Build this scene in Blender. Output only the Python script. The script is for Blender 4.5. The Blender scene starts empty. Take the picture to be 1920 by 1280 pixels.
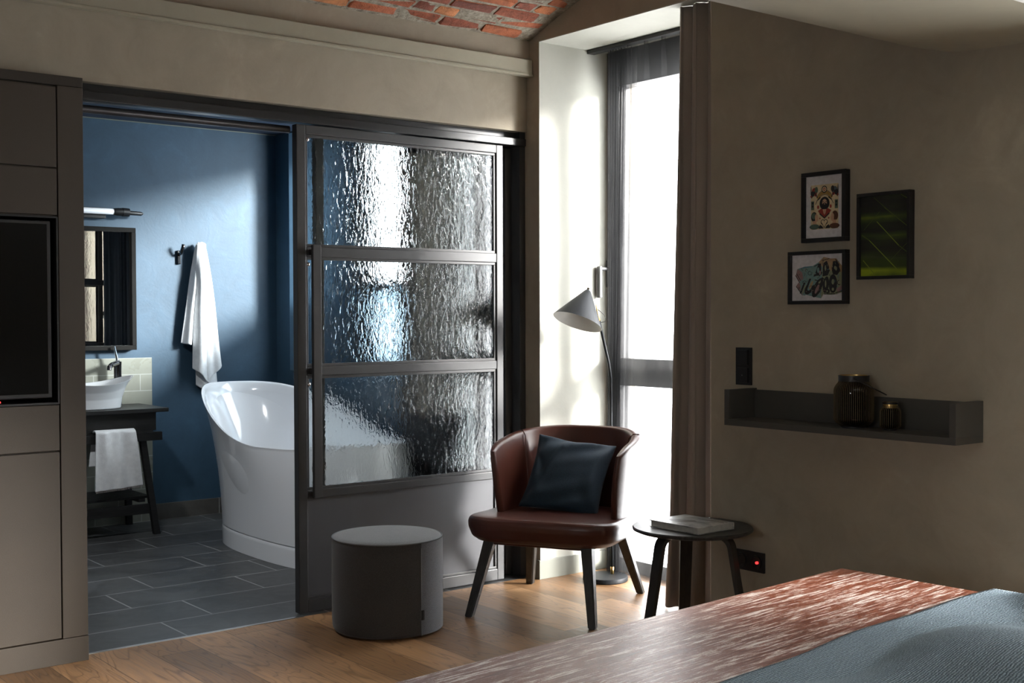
import bpy, bmesh, math, random
from mathutils import Vector, Matrix
R = math.radians
sc = bpy.context.scene
col = sc.collection
random.seed(7)

# ---------------------------------------------------------------- camera
H = 1.32
yaw, pit, rol = R(38.39), R(1.252), R(-0.173)
f = Vector((math.sin(yaw)*math.cos(pit), math.cos(yaw)*math.cos(pit), -math.sin(pit)))
rt = Vector((math.cos(yaw), -math.sin(yaw), 0)); up = rt.cross(f)
rt, up = rt*math.cos(rol)+up*math.sin(rol), -rt*math.sin(rol)+up*math.cos(rol)
cam_d = bpy.data.cameras.new('camera'); cam = bpy.data.objects.new('camera', cam_d); col.objects.link(cam)
M = Matrix((( rt.x, up.x, -f.x, 0), (rt.y, up.y, -f.y, 0), (rt.z, up.z, -f.z, H), (0, 0, 0, 1)))
cam.matrix_world = M
cam_d.sensor_width = 36; cam_d.lens = 2297/1920*36; cam_d.clip_start = 0.05
sc.camera = cam
sc.view_settings.view_transform = 'Standard'; sc.view_settings.look = 'None'
sc.view_settings.exposure = 1.2; sc.view_settings.gamma = 1; sc.view_settings.use_curve_mapping = False

# ---------------------------------------------------------------- sky, sun
W = bpy.data.worlds.new('sky'); sc.world = W; W.use_nodes = True
nt = W.node_tree; bg = nt.nodes['Background']
bg.inputs[0].default_value = (0.97, 0.985, 1.0, 1); bg.inputs[1].default_value = 7.0
sd = bpy.data.lights.new('sun', 'SUN'); sd.energy = 10; sd.angle = R(13); sd.color = (1, 0.98, 0.95)
so = bpy.data.objects.new('sun', sd); col.objects.link(so)
so.rotation_euler = Vector((-1, 1.15, -0.42)).to_track_quat('-Z', 'Y').to_euler()
so.location = (8, 0, 5)

def portal(x, y0, y1, z0, z1, d=-1):
    l = bpy.data.lights.new('window_daylight', 'AREA'); l.shape = 'RECTANGLE'
    l.size = y1-y0; l.size_y = z1-z0; l.energy = 1; l.cycles.is_portal = True
    o = bpy.data.objects.new('window_daylight', l); col.objects.link(o)
    o.matrix_world = Matrix.Translation((x, (y0+y1)/2, (z0+z1)/2)) @ Vector((d, 0, 0)).to_track_quat('-Z', 'Z').to_matrix().to_4x4()

# ---------------------------------------------------------------- helpers
def tag(o, label=None, cat=None, group=None, kind=None):
    if label: o['label'] = label
    if cat: o['category'] = cat
    if group: o['group'] = group
    if kind: o['kind'] = kind
    return o
def empty(name, loc, rz=0, label=None, cat=None, group=None):
    o = bpy.data.objects.new(name, None); o.empty_display_size = .05; col.objects.link(o)
    o.location = loc; o.rotation_euler = (0, 0, rz)
    return tag(o, label, cat, group)
def build(name, bm, mats, parent=None, smooth=False, world=False, mods=None):
    bmesh.ops.recalc_face_normals(bm, faces=bm.faces)
    me = bpy.data.meshes.new(name); bm.to_mesh(me); bm.free()
    if not isinstance(mats, (list, tuple)): mats = [mats]
    for m in mats: me.materials.append(m)
    if smooth:
        me.polygons.foreach_set('use_smooth', [True]*len(me.polygons))
        if smooth != True: me.set_sharp_from_angle(angle=R(smooth))
    o = bpy.data.objects.new(name, me); col.objects.link(o)
    if parent:
        o.parent = parent
        if world:
            p = parent; m = Matrix.Identity(4)
            while p:
                m = (Matrix.Translation(p.location) @ p.rotation_euler.to_matrix().to_4x4()) @ m; p = p.parent
            me.transform(m.inverted())
    return o
def NB(): return bmesh.new()
def box(bm, x0, x1, y0, y1, z0, z1, bev=0, mi=0, seg=2, mat=None):
    r = bmesh.ops.create_cube(bm, size=1)
    vs = r['verts']
    bmesh.ops.scale(bm, vec=(abs(x1-x0), abs(y1-y0), abs(z1-z0)), verts=vs)
    bmesh.ops.translate(bm, vec=((x0+x1)/2, (y0+y1)/2, (z0+z1)/2), verts=vs)
    fs = set(fc for v in vs for fc in v.link_faces)
    if bev:
        es = list(set(e for v in vs for e in v.link_edges))
        rr = bmesh.ops.bevel(bm, geom=es, offset=bev, segments=seg, profile=.6, affect='EDGES')
        fs |= set(rr['faces']); vs = list(set(v for fc in fs if fc.is_valid for v in fc.verts))
    for fc in fs:
        if fc.is_valid: fc.material_index = mi
    if mat is not None: bmesh.ops.transform(bm, matrix=mat, verts=vs)
    return vs
def tube(bm, pts, r, n=12, caps=True, mi=0):
    pts = [Vector(p) for p in pts]; rs = r if isinstance(r, (list, tuple)) else [r]*len(pts)
    rings = []; prev = None
    for i, p in enumerate(pts):
        t = (pts[min(i+1, len(pts)-1)]-pts[max(i-1, 0)]).normalized()
        if prev is None:
            a = Vector((0, 0, 1)) if abs(t.z) < .9 else Vector((1, 0, 0))
            n1 = t.cross(a).normalized()
        else:
            n1 = (prev - t*prev.dot(t)).normalized()
        prev = n1; n2 = t.cross(n1)
        rings.append([bm.verts.new(p+(n1*math.cos(2*math.pi*k/n)+n2*math.sin(2*math.pi*k/n))*rs[i]) for k in range(n)])
    for a, b in zip(rings, rings[1:]):
        for k in range(n):
            bm.faces.new((a[k], a[(k+1) % n], b[(k+1) % n], b[k])).material_index = mi
    if caps:
        bm.faces.new(rings[0]).material_index = mi; bm.faces.new(rings[-1][::-1]).material_index = mi
def lathe(bm, prof, n=48, c=(0, 0), mat=None, mi=0):
    rings = []
    for r, z in prof:
        if r < 1e-6: rings.append([bm.verts.new((c[0], c[1], z))])
        else: rings.append([bm.verts.new((c[0]+r*math.cos(2*math.pi*k/n), c[1]+r*math.sin(2*math.pi*k/n), z)) for k in range(n)])
    for a, b in zip(rings, rings[1:]):
        for k in range(n):
            if len(a) == 1 and len(b) == 1: continue
            if len(a) == 1: fc = bm.faces.new((a[0], b[k], b[(k+1) % n]))
            elif len(b) == 1: fc = bm.faces.new((a[k], a[(k+1) % n], b[0]))
            else: fc = bm.faces.new((a[k], a[(k+1) % n], b[(k+1) % n], b[k]))
            fc.material_index = mi
    if mat is not None: bmesh.ops.transform(bm, matrix=mat, verts=[v for r in rings for v in r])
def grid(bm, nu, nv, fn, mi=0, closeu=False):
    g = [[bm.verts.new(fn(i/(nu-(0 if closeu else 1)), j/(nv-1))) for j in range(nv)] for i in range(nu)]
    for i in range(nu if closeu else nu-1):
        for j in range(nv-1):
            k = (i+1) % nu
            bm.faces.new((g[i][j], g[k][j], g[k][j+1], g[i][j+1])).material_index = mi
    return g
def ss(a, b, t):
    t = max(0, min(1, (t-a)/(b-a))); return t*t*(3-2*t)
def addmod(o, kind, **k):
    m = o.modifiers.new(kind.lower(), kind)
    for a, b in k.items(): setattr(m, a, b)
    return o

# ---------------------------------------------------------------- materials
def mat(name): 
    m = bpy.data.materials.new(name); m.use_nodes = True
    return m, m.node_tree, m.node_tree.nodes['Principled BSDF']
def nd(t, ty, **k):
    n = t.nodes.new(ty)
    for a, b in k.items(): setattr(n, a, b)
    return n
def coords(t, sc_=(1, 1, 1), rot=(0, 0, 0), src='Object'):
    tc = nd(t, 'ShaderNodeTexCoord'); mp = nd(t, 'ShaderNodeMapping')
    mp.inputs['Scale'].default_value = sc_; mp.inputs['Rotation'].default_value = rot
    t.links.new(tc.outputs[src], mp.inputs[0]); return mp.outputs[0]
def noise(t, vec, scale, detail=4, rough=.55, dist=0):
    n = nd(t, 'ShaderNodeTexNoise'); n.inputs['Scale'].default_value = scale; n.inputs['Detail'].default_value = detail
    n.inputs['Roughness'].default_value = rough; n.inputs['Distortion'].default_value = dist
    t.links.new(vec, n.inputs['Vector']); return n.outputs['Fac']
def ramp(t, fac, stops):
    r = nd(t, 'ShaderNodeValToRGB'); cr = r.color_ramp
    while len(cr.elements) < len(stops): cr.elements.new(.5)
    for e, (p, c) in zip(cr.elements, stops): e.position = p; e.color = (*c, 1) if len(c) == 3 else c
    t.links.new(fac, r.inputs[0]); return r.outputs[0]
def bump(t, p, h, strength, dist=.01, prev=None):
    b = nd(t, 'ShaderNodeBump'); b.inputs['Strength'].default_value = strength; b.inputs['Distance'].default_value = dist
    t.links.new(h, b.inputs['Height'])
    if prev: t.links.new(prev, b.inputs['Normal'])
    if p: t.links.new(b.outputs[0], p.inputs['Normal'])
    return b.outputs[0]
def mixc(t, fac, a, b, mode='MIX'):
    m = nd(t, 'ShaderNodeMix', data_type='RGBA', blend_type=mode)
    if isinstance(fac, float): m.inputs[0].default_value = fac
    else: t.links.new(fac, m.inputs[0])
    for s, v in ((6, a), (7, b)):
        if isinstance(v, tuple): m.inputs[s].default_value = (*v, 1)
        else: t.links.new(v, m.inputs[s])
    return m.outputs[2]
def math_(t, op, a, b=0.0):
    m = nd(t, 'ShaderNodeMath', operation=op)
    for s, v in ((0, a), (1, b)):
        if isinstance(v, (int, float)): m.inputs[s].default_value = v
        else: t.links.new(v, m.inputs[s])
    return m.outputs[0]
def simple(name, c, rough=.5, metal=0, nsc=None, amt=.15, bmp=0, bsc=200, coat=0, spec=.5, sheen=0):
    m, t, p = mat(name)
    p.inputs['Base Color'].default_value = (*c, 1); p.inputs['Roughness'].default_value = rough
    p.inputs['Metallic'].default_value = metal; p.inputs['Coat Weight'].default_value = coat
    p.inputs['Specular IOR Level'].default_value = spec; p.inputs['Sheen Weight'].default_value = sheen
    v = coords(t)
    nf = noise(t, v, nsc or 6, 5)
    d = tuple(x*(1-amt) for x in c); l = tuple(min(1, x*(1+amt)) for x in c)
    t.links.new(ramp(t, nf, [(.3, d), (.7, l)]), p.inputs['Base Color'])
    if bmp: bump(t, p, noise(t, v, bsc, 3), bmp, .002)
    return m
def plaster(name, c, amt=.22, rough=.75):
    m, t, p = mat(name); v = coords(t)
    n1 = noise(t, v, 1.3, 8, .65, .6); n2 = noise(t, v, 5, 6, .7, 1.2)
    mx = math_(t, 'ADD', math_(t, 'MULTIPLY', n1, .65), math_(t, 'MULTIPLY', n2, .35))
    d = tuple(x*(1-amt) for x in c); l = tuple(min(1, x*(1+amt)) for x in c); w = tuple(x*(1-amt*.3) for x in c)
    t.links.new(ramp(t, mx, [(.34, d), (.48, w), (.56, c), (.68, l)]), p.inputs['Base Color'])
    p.inputs['Roughness'].default_value = rough
    b = bump(t, None, n2, .12, .01); bump(t, p, noise(t, v, 90, 4), .12, .002, b)
    return m
MAT = {}
MAT['plaster'] = plaster('greige_plaster', (.335, .29, .222))
MAT['plaster_light'] = plaster('soffit_plaster', (.34, .315, .24), .12)
MAT['niche'] = plaster('pale_niche_plaster', (.42, .42, .37), .10)
MAT['blue'] = plaster('blue_plaster', (.034, .076, .122), .34, .5)
MAT['blue_dark'] = simple('blue_ceiling_paint', (.022, .034, .06), .6)
MAT['white_plaster'] = plaster('white_ceiling_plaster', (.75, .74, .70), .05)
MAT['metal_dark'] = simple('dark_grey_powder_coat', (.038, .038, .039), .42, 0, 3, .12, .15, 400)
MAT['panel_grey'] = simple('grey_lacquer_panel', (.064, .065, .072), .5, 0, 3, .08)
MAT['track'] = simple('track_anodised', (.016, .016, .017), .35)
MAT['track_pipe'] = simple('track_steel', (.10, .10, .11), .28, .7)
MAT['black'] = simple('black_satin', (.008, .008, .009), .45, 0, 8, .2)
MAT['frame_black'] = simple('black_picture_frame', (.006, .006, .007), .4, 0, 30, .2)
MAT['cab'] = simple('taupe_woven_laminate', (.045, .033, .021), .55, 0, 3, .1, .2, 500)
MAT['cab_dark'] = simple('dark_cabinet_trim', (.03, .022, .014), .6)
MAT['screen'] = simple('television_screen', (.003, .003, .003), .2, spec=.25)
MAT['bezel'] = simple('graphite_bezel', (.03, .03, .032), .3)
MAT['ceramic'] = simple('white_ceramic', (.80, .81, .82), .08, 0, 2, .01, coat=.5)
MAT['acrylic'] = simple('white_bath_enamel', (.78, .79, .81), .12, 0, 2, .01, coat=.4)
MAT['mirror_frame'] = simple('dark_mirror_frame', (.012, .011, .010), .75, 0, 8, .2, spec=.12)
MAT['chrome'] = simple('chrome', (.75, .75, .76), .08, 1, 3, .02)
MAT['chrome_dark'] = simple('dark_chrome', (.11, .105, .105), .15, 1, 3, .05)
MAT['brass'] = simple('brass', (.62, .42, .16), .3, 1, 6, .1)
MAT['silver_bead'] = simple('silver_glazing_bead', (.55, .55, .55), .3, 1, 6, .05)
MAT['baseboard'] = simple('baseboard_paint', (.17, .175, .145), .55, 0, 3, .06)
MAT['towel'] = simple('white_terry', (.78, .79, .80), .95, 0, 40, .06, 1.0, 260, sheen=.3)
MAT['towel_trim'] = simple('towel_edging', (.35, .31, .30), .9, 0, 80, .1)
MAT['lampshade'] = simple('graphite_lamp_lacquer', (.016, .018, .021), .50, 0, 4, .05, spec=.22)
MAT['shade_in'] = simple('lamp_inner_enamel', (.45, .45, .43), .5)
MAT['red_led'] = None
MAT['copper'] = simple('copper_pipe_end', (.55, .16, .08), .4, .6)
MAT['shelf'] = simple('shelf_lacquer', (.055, .052, .046), .55, 0, 4, .1)
MAT['piping'] = simple('felt_piping', (.16, .17, .18), .9)
MAT['paper'] = simple('book_pages', (.42, .41, .38), .9, 0, 60, .1)
def emis(name, c, s):
    m, t, p = mat(name); p.inputs['Base Color'].default_value = (*c, 1)
    p.inputs['Emission Color'].default_value = (*c, 1); p.inputs['Emission Strength'].default_value = s
    return m
MAT['red_led'] = emis('red_indicator', (1, .03, .03), 1.2)
MAT['tube'] = simple('white_lamp_tube', (.8, .8, .82), .4, 0, 3, .02)

def m_wood_floor():
    m, t, p = mat('oak_floor'); tc = nd(t, 'ShaderNodeTexCoord')
    sp = nd(t, 'ShaderNodeSeparateXYZ'); t.links.new(tc.outputs['Object'], sp.inputs[0])
    pw = .185; pl = 2.1
    xi = math_(t, 'FLOOR', math_(t, 'DIVIDE', sp.outputs[0], pw))
    wn = nd(t, 'ShaderNodeTexWhiteNoise', noise_dimensions='1D'); t.links.new(xi, wn.inputs['W'])
    yy = math_(t, 'ADD', math_(t, 'DIVIDE', sp.outputs[1], pl), math_(t, 'MULTIPLY', wn.outputs['Value'], 7))
    yi = math_(t, 'FLOOR', yy)
    idc = nd(t, 'ShaderNodeCombineXYZ'); t.links.new(xi, idc.inputs[0]); t.links.new(yi, idc.inputs[1])
    wn2 = nd(t, 'ShaderNodeTexWhiteNoise', noise_dimensions='3D'); t.links.new(idc.outputs[0], wn2.inputs['Vector'])
    # grain coordinates: shifted per plank
    sh = nd(t, 'ShaderNodeVectorMath', operation='SCALE'); t.links.new(wn2.outputs['Color'], sh.inputs[0]); sh.inputs['Scale'].default_value = 20
    ad = nd(t, 'ShaderNodeVectorMath', operation='ADD'); t.links.new(tc.outputs['Object'], ad.inputs[0]); t.links.new(sh.outputs[0], ad.inputs[1])
    mp = nd(t, 'ShaderNodeMapping'); mp.inputs['Scale'].default_value = (1, .16, 1); t.links.new(ad.outputs[0], mp.inputs[0])
    big = noise(t, mp.outputs[0], 4.5, 3, .5, .5)
    rings = math_(t, 'FRACT', math_(t, 'MULTIPLY', big, 24))
    line = math_(t, 'ABSOLUTE', math_(t, 'SUBTRACT', rings, .5))
    mp2 = nd(t, 'ShaderNodeMapping'); mp2.inputs['Scale'].default_value = (60, 1.6, 1); t.links.new(ad.outputs[0], mp2.inputs[0])
    fine = noise(t, mp2.outputs[0], 3, 4, .6)
    base = ramp(t, wn2.outputs['Value'], [(0, (.16, .086, .038)), (.35, (.31, .17, .078)), (.7, (.43, .245, .12)), (1, (.60, .38, .21))])
    gr = ramp(t, line, [(.0, (.22, .18, .14)), (.13, (.95, .95, .95)), (.5, (1.05, 1.03, 1))])
    c1 = mixc(t, .50, base, gr, 'MULTIPLY')
    c2 = mixc(t, .7, c1, ramp(t, fine, [(.35, (.55, .5, .45)), (.6, (1.1, 1.1, 1.1))]), 'MULTIPLY')
    fx = math_(t, 'ABSOLUTE', math_(t, 'SUBTRACT', math_(t, 'FRACT', math_(t, 'DIVIDE', sp.outputs[0], pw)), .5))
    fy = math_(t, 'ABSOLUTE', math_(t, 'SUBTRACT', math_(t, 'FRACT', yy), .5))
    gap = math_(t, 'MAXIMUM', math_(t, 'GREATER_THAN', fx, .494), math_(t, 'GREATER_THAN', fy, .4993))
    c3 = mixc(t, gap, c2, (.03, .018, .01))
    t.links.new(c3, p.inputs['Base Color']); p.inputs['Roughness'].default_value = .38
    t.links.new(ramp(t, fine, [(.3, (.34,)*3), (.7, (.5,)*3)]), p.inputs['Roughness'])
    h = math_(t, 'SUBTRACT', math_(t, 'MULTIPLY', line, .3), gap)
    b = bump(t, None, h, .35, .003); bump(t, p, fine, .12, .002, b)
    return m
MAT['floor'] = m_wood_floor()
def m_tile(name, c1, c2, mortar, bw, bh, ms, off=.5, rough=.35, axes='xy', shift=(0, 0, 0), amt=.3):
    m, t, p = mat(name); tc = nd(t, 'ShaderNodeTexCoord'); mp = nd(t, 'ShaderNodeMapping'); mp.inputs['Location'].default_value = shift
    if axes == 'xz': mp.inputs['Rotation'].default_value = (R(-90), 0, 0)
    t.links.new(tc.outputs['Object'], mp.inputs[0])
    b = nd(t, 'ShaderNodeTexBrick'); b.offset = off; b.inputs['Scale'].default_value = 1
    b.inputs['Brick Width'].default_value = bw; b.inputs['Row Height'].default_value = bh; b.inputs['Mortar Size'].default_value = ms
    b.inputs['Color1'].default_value = (*c1, 1); b.inputs['Color2'].default_value = (*c2, 1); b.inputs['Mortar'].default_value = (*mortar, 1)
    t.links.new(mp.outputs[0], b.inputs['Vector'])
    n = noise(t, coords(t), 5, 7, .65, .8)
    cc = mixc(t, 1.0, b.outputs['Color'], ramp(t, n, [(.3, (1-amt,)*3), (.7, (1+amt,)*3)]), 'MULTIPLY')
    t.links.new(cc, p.inputs['Base Color']); p.inputs['Roughness'].default_value = rough
    t.links.new(ramp(t, n, [(.3, (rough*.8,)*3), (.7, (rough*1.3,)*3)]), p.inputs['Roughness'])
    inv = math_(t, 'SUBTRACT', 1, b.outputs['Fac']); bump(t, p, inv, .4, .003)
    return m
MAT['tile'] = m_tile('slate_floor_tile', (.050, .051, .052), (.066, .067, .068), (.26, .26, .26), .66, .33, .004, .36, .38, 'xy', (-.33, -4.73+.33*20, 0))
MAT['wall_tile'] = m_tile('cream_wall_tile', (.27, .27, .225), (.30, .30, .25), (.45, .45, .41), .30, .105, .003, .5, .3, 'xz', (.155, -.002, .0), .08)
MAT['skirt_tile'] = m_tile('slate_skirting_tile', (.085, .078, .070), (.075, .072, .066), (.30, .29, .27), .66, .30, .003, .5, .4, 'xz', (.1, 0, .05))

def m_glass_tex():
    m = bpy.data.materials.new('hammered_glass'); m.use_nodes = True; t = m.node_tree; t.nodes.clear()
    out = nd(t, 'ShaderNodeOutputMaterial'); g = nd(t, 'ShaderNodeBsdfPrincipled')
    g.inputs['Base Color'].default_value = (.86, .92, .93, 1); g.inputs['Roughness'].default_value = .03
    g.inputs['Transmission Weight'].default_value = 1; g.inputs['IOR'].default_value = 1.45
    v = coords(t, (1.25, 1, .62)); n1 = noise(t, v, 40, 2.5, .5, .9)
    n2 = noise(t, v, 15, 2, .5, .4)
    h = math_(t, 'ADD', n1, math_(t, 'MULTIPLY', n2, .8))
    bump(t, g, h, 1.0, .0018)
    t.links.new(g.outputs[0], out.inputs[0]); return m
MAT['hammered'] = m_glass_tex()
def m_clear(name, gl=.08, tint=(1, 1, 1)):
    m = bpy.data.materials.new(name); m.use_nodes = True; t = m.node_tree; t.nodes.clear()
    out = nd(t, 'ShaderNodeOutputMaterial'); tr = nd(t, 'ShaderNodeBsdfTransparent'); gs = nd(t, 'ShaderNodeBsdfGlossy')
    tr.inputs[0].default_value = (*tint, 1); gs.inputs['Roughness'].default_value = .02
    lw = nd(t, 'ShaderNodeLayerWeight'); lw.inputs[0].default_value = .5
    fr = math_(t, 'ADD', math_(t, 'MULTIPLY', math_(t, 'POWER', lw.outputs['Facing'], 5.0), .8), .035)
    mx = nd(t, 'ShaderNodeMixShader'); t.links.new(fr, mx.inputs[0])
    t.links.new(tr.outputs[0], mx.inputs[1]); t.links.new(gs.outputs[0], mx.inputs[2]); t.links.new(mx.outputs[0], out.inputs[0])
    return m
MAT['clear'] = m_clear('clear_window_glass')
MAT['picture_glass'] = m_clear('picture_glass')
MAT['smoke'] = m_clear('smoked_glass', tint=(.30, .28, .25))
def m_frost():
    m = bpy.data.materials.new('frosted_glass'); m.use_nodes = True; t = m.node_tree; t.nodes.clear()
    out = nd(t, 'ShaderNodeOutputMaterial'); tr = nd(t, 'ShaderNodeBsdfTranslucent'); df = nd(t, 'ShaderNodeBsdfDiffuse')
    tr.inputs[0].default_value = (.35, .42, .5, 1); df.inputs[0].default_value = (.3, .35, .4, 1)
    v = coords(t); n = noise(t, v, 3, 4)
    t.links.new(ramp(t, n, [(.3, (.35, .45, .52)), (.7, (.5, .58, .64))]), tr.inputs[0])
    mx = nd(t, 'ShaderNodeMixShader'); mx.inputs[0].default_value = .4
    t.links.new(tr.outputs[0], mx.inputs[1]); t.links.new(df.outputs[0], mx.inputs[2]); t.links.new(mx.outputs[0], out.inputs[0])
    return m
MAT['frost'] = m_frost()
MAT['dimming'] = m_clear('light_dimming_glass', tint=(.80, .84, .86))  # tint added to cut the daylight entering through the bathroom window
def m_sheer():
    m = bpy.data.materials.new('sheer_voile'); m.use_nodes = True; t = m.node_tree; t.nodes.clear()
    out = nd(t, 'ShaderNodeOutputMaterial'); tr = nd(t, 'ShaderNodeBsdfTransparent'); tl = nd(t, 'ShaderNodeBsdfTranslucent'); df = nd(t, 'ShaderNodeBsdfDiffuse')
    tl.inputs[0].default_value = (.09, .09, .09, 1); df.inputs[0].default_value = (.04, .04, .042, 1)
    tr.inputs[0].default_value = (1, 1, 1, 1)
    v = coords(t, (1, 1, .15)); n = noise(t, v, 30, 3)
    a = nd(t, 'ShaderNodeMixShader'); a.inputs[0].default_value = .5
    t.links.new(tl.outputs[0], a.inputs[1]); t.links.new(df.outputs[0], a.inputs[2])
    b = nd(t, 'ShaderNodeMixShader'); t.links.new(ramp(t, n, [(.3, (.27,)*3), (.7, (.40,)*3)]), b.inputs[0])
    t.links.new(tr.outputs[0], b.inputs[1]); t.links.new(a.outputs[0], b.inputs[2]); t.links.new(b.outputs[0], out.inputs[0])
    return m
MAT['sheer'] = m_sheer()
def m_fabric(name, c, sc_=700, amt=.2, bs=.5, rough=.92, sheen=.2, big=3):
    m, t, p = mat(name); v = coords(t)
    w = noise(t, v, sc_, 2, .5); b = noise(t, v, big, 4)
    mx = math_(t, 'ADD', math_(t, 'MULTIPLY', w, .7), math_(t, 'MULTIPLY', b, .3))
    t.links.new(ramp(t, mx, [(.35, tuple(x*(1-amt) for x in c)), (.65, tuple(x*(1+amt) for x in c))]), p.inputs['Base Color'])
    p.inputs['Roughness'].default_value = rough; p.inputs['Sheen Weight'].default_value = sheen
    bump(t, p, w, bs, .0015); return m
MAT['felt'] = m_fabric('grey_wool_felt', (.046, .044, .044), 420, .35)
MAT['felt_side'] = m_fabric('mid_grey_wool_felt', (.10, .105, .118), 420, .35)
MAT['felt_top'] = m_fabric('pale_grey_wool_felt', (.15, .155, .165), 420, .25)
MAT['velvet'] = m_fabric('navy_velvet', (.010, .028, .050), 300, .3, .3, .75, .05)
MAT['curtain'] = m_fabric('taupe_curtain', (.26, .215, .185), 600, .12, .3)
MAT['curtain_bath'] = m_fabric('charcoal_curtain', (.040, .046, .054), 600, .12, .3)
def m_blanket():
    m, t, p = mat('blue_waffle_blanket'); tc = nd(t, 'ShaderNodeTexCoord')
    mp = nd(t, 'ShaderNodeMapping'); t.links.new(tc.outputs['UV'], mp.inputs[0])
    dn = noise(t, mp.outputs[0], 6, 3)
    wv = nd(t, 'ShaderNodeTexWave', wave_type='BANDS', bands_direction='X'); wv.inputs['Scale'].default_value = 46; wv.inputs['Distortion'].default_value = 3.0; wv.inputs['Detail Scale'].default_value = 3
    wv2 = nd(t, 'ShaderNodeTexWave', wave_type='BANDS', bands_direction='Y'); wv2.inputs['Scale'].default_value = 40; wv2.inputs['Distortion'].default_value = 3.2; wv2.inputs['Detail Scale'].default_value = 2
    t.links.new(mp.outputs[0], wv.inputs['Vector']); t.links.new(mp.outputs[0], wv2.inputs['Vector'])
    h = math_(t, 'ADD', math_(t, 'MULTIPLY', wv2.outputs['Fac'], .62), math_(t, 'MULTIPLY', math_(t, 'MULTIPLY', wv.outputs['Fac'], wv2.outputs['Fac']), .38))
    hh = math_(t, 'ADD', h, math_(t, 'MULTIPLY', noise(t, mp.outputs[0], 120, 2), .35))
    t.links.new(ramp(t, hh, [(.1, (.055, .082, .102)), (.5, (.155, .215, .255)), (1, (.25, .325, .37))]), p.inputs['Base Color'])
    p.inputs['Roughness'].default_value = .95; bump(t, p, hh, .8, .004); return m
MAT['blanket'] = m_blanket()
def m_leather():
    m, t, p = mat('brown_leather'); v = coords(t)
    n = noise(t, v, 3.5, 1, .4, .2)
    t.links.new(ramp(t, n, [(.2, (.050, .014, .009)), (.8, (.095, .027, .017))]), p.inputs['Base Color'])
    p.inputs['Roughness'].default_value = .33
    bump(t, p, noise(t, v, 12, 0), .10, .003)
    p.inputs['Specular IOR Level'].default_value = .55
    return m
MAT['leather'] = m_leather()
def m_grainwood(name, c1, c2, rough=.45, coat=0, sc_=(30, 2, 30), bs=.3, rot=(0, 0, 0)):
    m, t, p = mat(name); v = coords(t, sc_, rot)
    n = noise(t, v, 3, 5, .6, .4)
    t.links.new(ramp(t, n, [(.35, c1), (.65, c2)]), p.inputs['Base Color'])
    p.inputs['Roughness'].default_value = rough; p.inputs['Coat Weight'].default_value = coat
    bump(t, p, n, bs, .002); return m
MAT['leg'] = m_grainwood('dark_stained_oak', (.010, .009, .008), (.030, .026, .021), .42, 0, (20, 20, 2))
MAT['tabletop'] = m_grainwood('black_stained_ash', (.008, .008, .008), (.034, .033, .031), .42, 0, (2, 40, 20), .4, (0, 0, R(-30)))
MAT['vanity'] = m_grainwood('black_vanity_wood', (.006, .006, .006), (.013, .013, .013), .45, 0, (3, 20, 20))
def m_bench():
    m, t, p = mat('red_wood_painted_glints'); v = coords(t, (1.8, 26, 5))
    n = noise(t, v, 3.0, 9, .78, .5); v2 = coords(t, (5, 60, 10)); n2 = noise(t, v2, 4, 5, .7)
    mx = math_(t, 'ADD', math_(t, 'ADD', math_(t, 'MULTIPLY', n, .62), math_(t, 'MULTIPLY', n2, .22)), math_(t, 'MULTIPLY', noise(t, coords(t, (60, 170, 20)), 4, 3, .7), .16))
    t.links.new(ramp(t, mx, [(.36, (.045, .010, .004)), (.47, (.17, .038, .012)), (.520, (.24, .070, .028)), (.545, (.74, .62, .55)), (.66, (.92, .84, .80))]), p.inputs['Base Color'])  # dark stops are wood grain; pale stops paint glossy white reflections into it
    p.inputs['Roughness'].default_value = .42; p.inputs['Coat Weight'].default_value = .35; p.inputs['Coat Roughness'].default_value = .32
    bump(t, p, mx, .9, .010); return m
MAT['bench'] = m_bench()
def m_brick():
    m, t, p = mat('old_red_brick'); g = nd(t, 'ShaderNodeNewGeometry'); v = coords(t)
    n = noise(t, v, 22, 7, .7, .5)
    c = ramp(t, g.outputs['Random Per Island'], [(0, (.15, .045, .03)), (.3, (.28, .075, .035)), (.65, (.42, .13, .05)), (.85, (.48, .20, .08)), (1, (.36, .20, .11))])
    c2 = mixc(t, 1.0, c, ramp(t, n, [(.25, (.35, .33, .3)), (.5, (.95, .92, .9)), (.8, (1.35, 1.3, 1.2))]), 'MULTIPLY')
    t.links.new(c2, p.inputs['Base Color']); p.inputs['Roughness'].default_value = .85
    b = bump(t, None, n, .9, .012); bump(t, p, noise(t, v, 120, 4), .6, .003, b); return m
MAT['brick'] = m_brick()
def m_mortar():
    m, t, p = mat('lime_mortar'); v = coords(t); n = noise(t, v, 40, 7, .7)
    t.links.new(ramp(t, n, [(.3, (.14, .12, .09)), (.6, (.36, .32, .25)), (.8, (.5, .46, .38))]), p.inputs['Base Color'])
    p.inputs['Roughness'].default_value = .95; bump(t, p, n, 1, .015); return m
MAT['mortar'] = m_mortar()
def m_mirror():
    m, t, p = mat('mirror_silver'); p.inputs['Metallic'].default_value = 1; p.inputs['Roughness'].default_value = .01
    p.inputs['Base Color'].default_value = (.85, .86, .86, 1); return m
MAT['mirror'] = m_mirror()
def flat(name, c, rough=.7): return simple(name, c, rough, 0, 60, .12)

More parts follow.
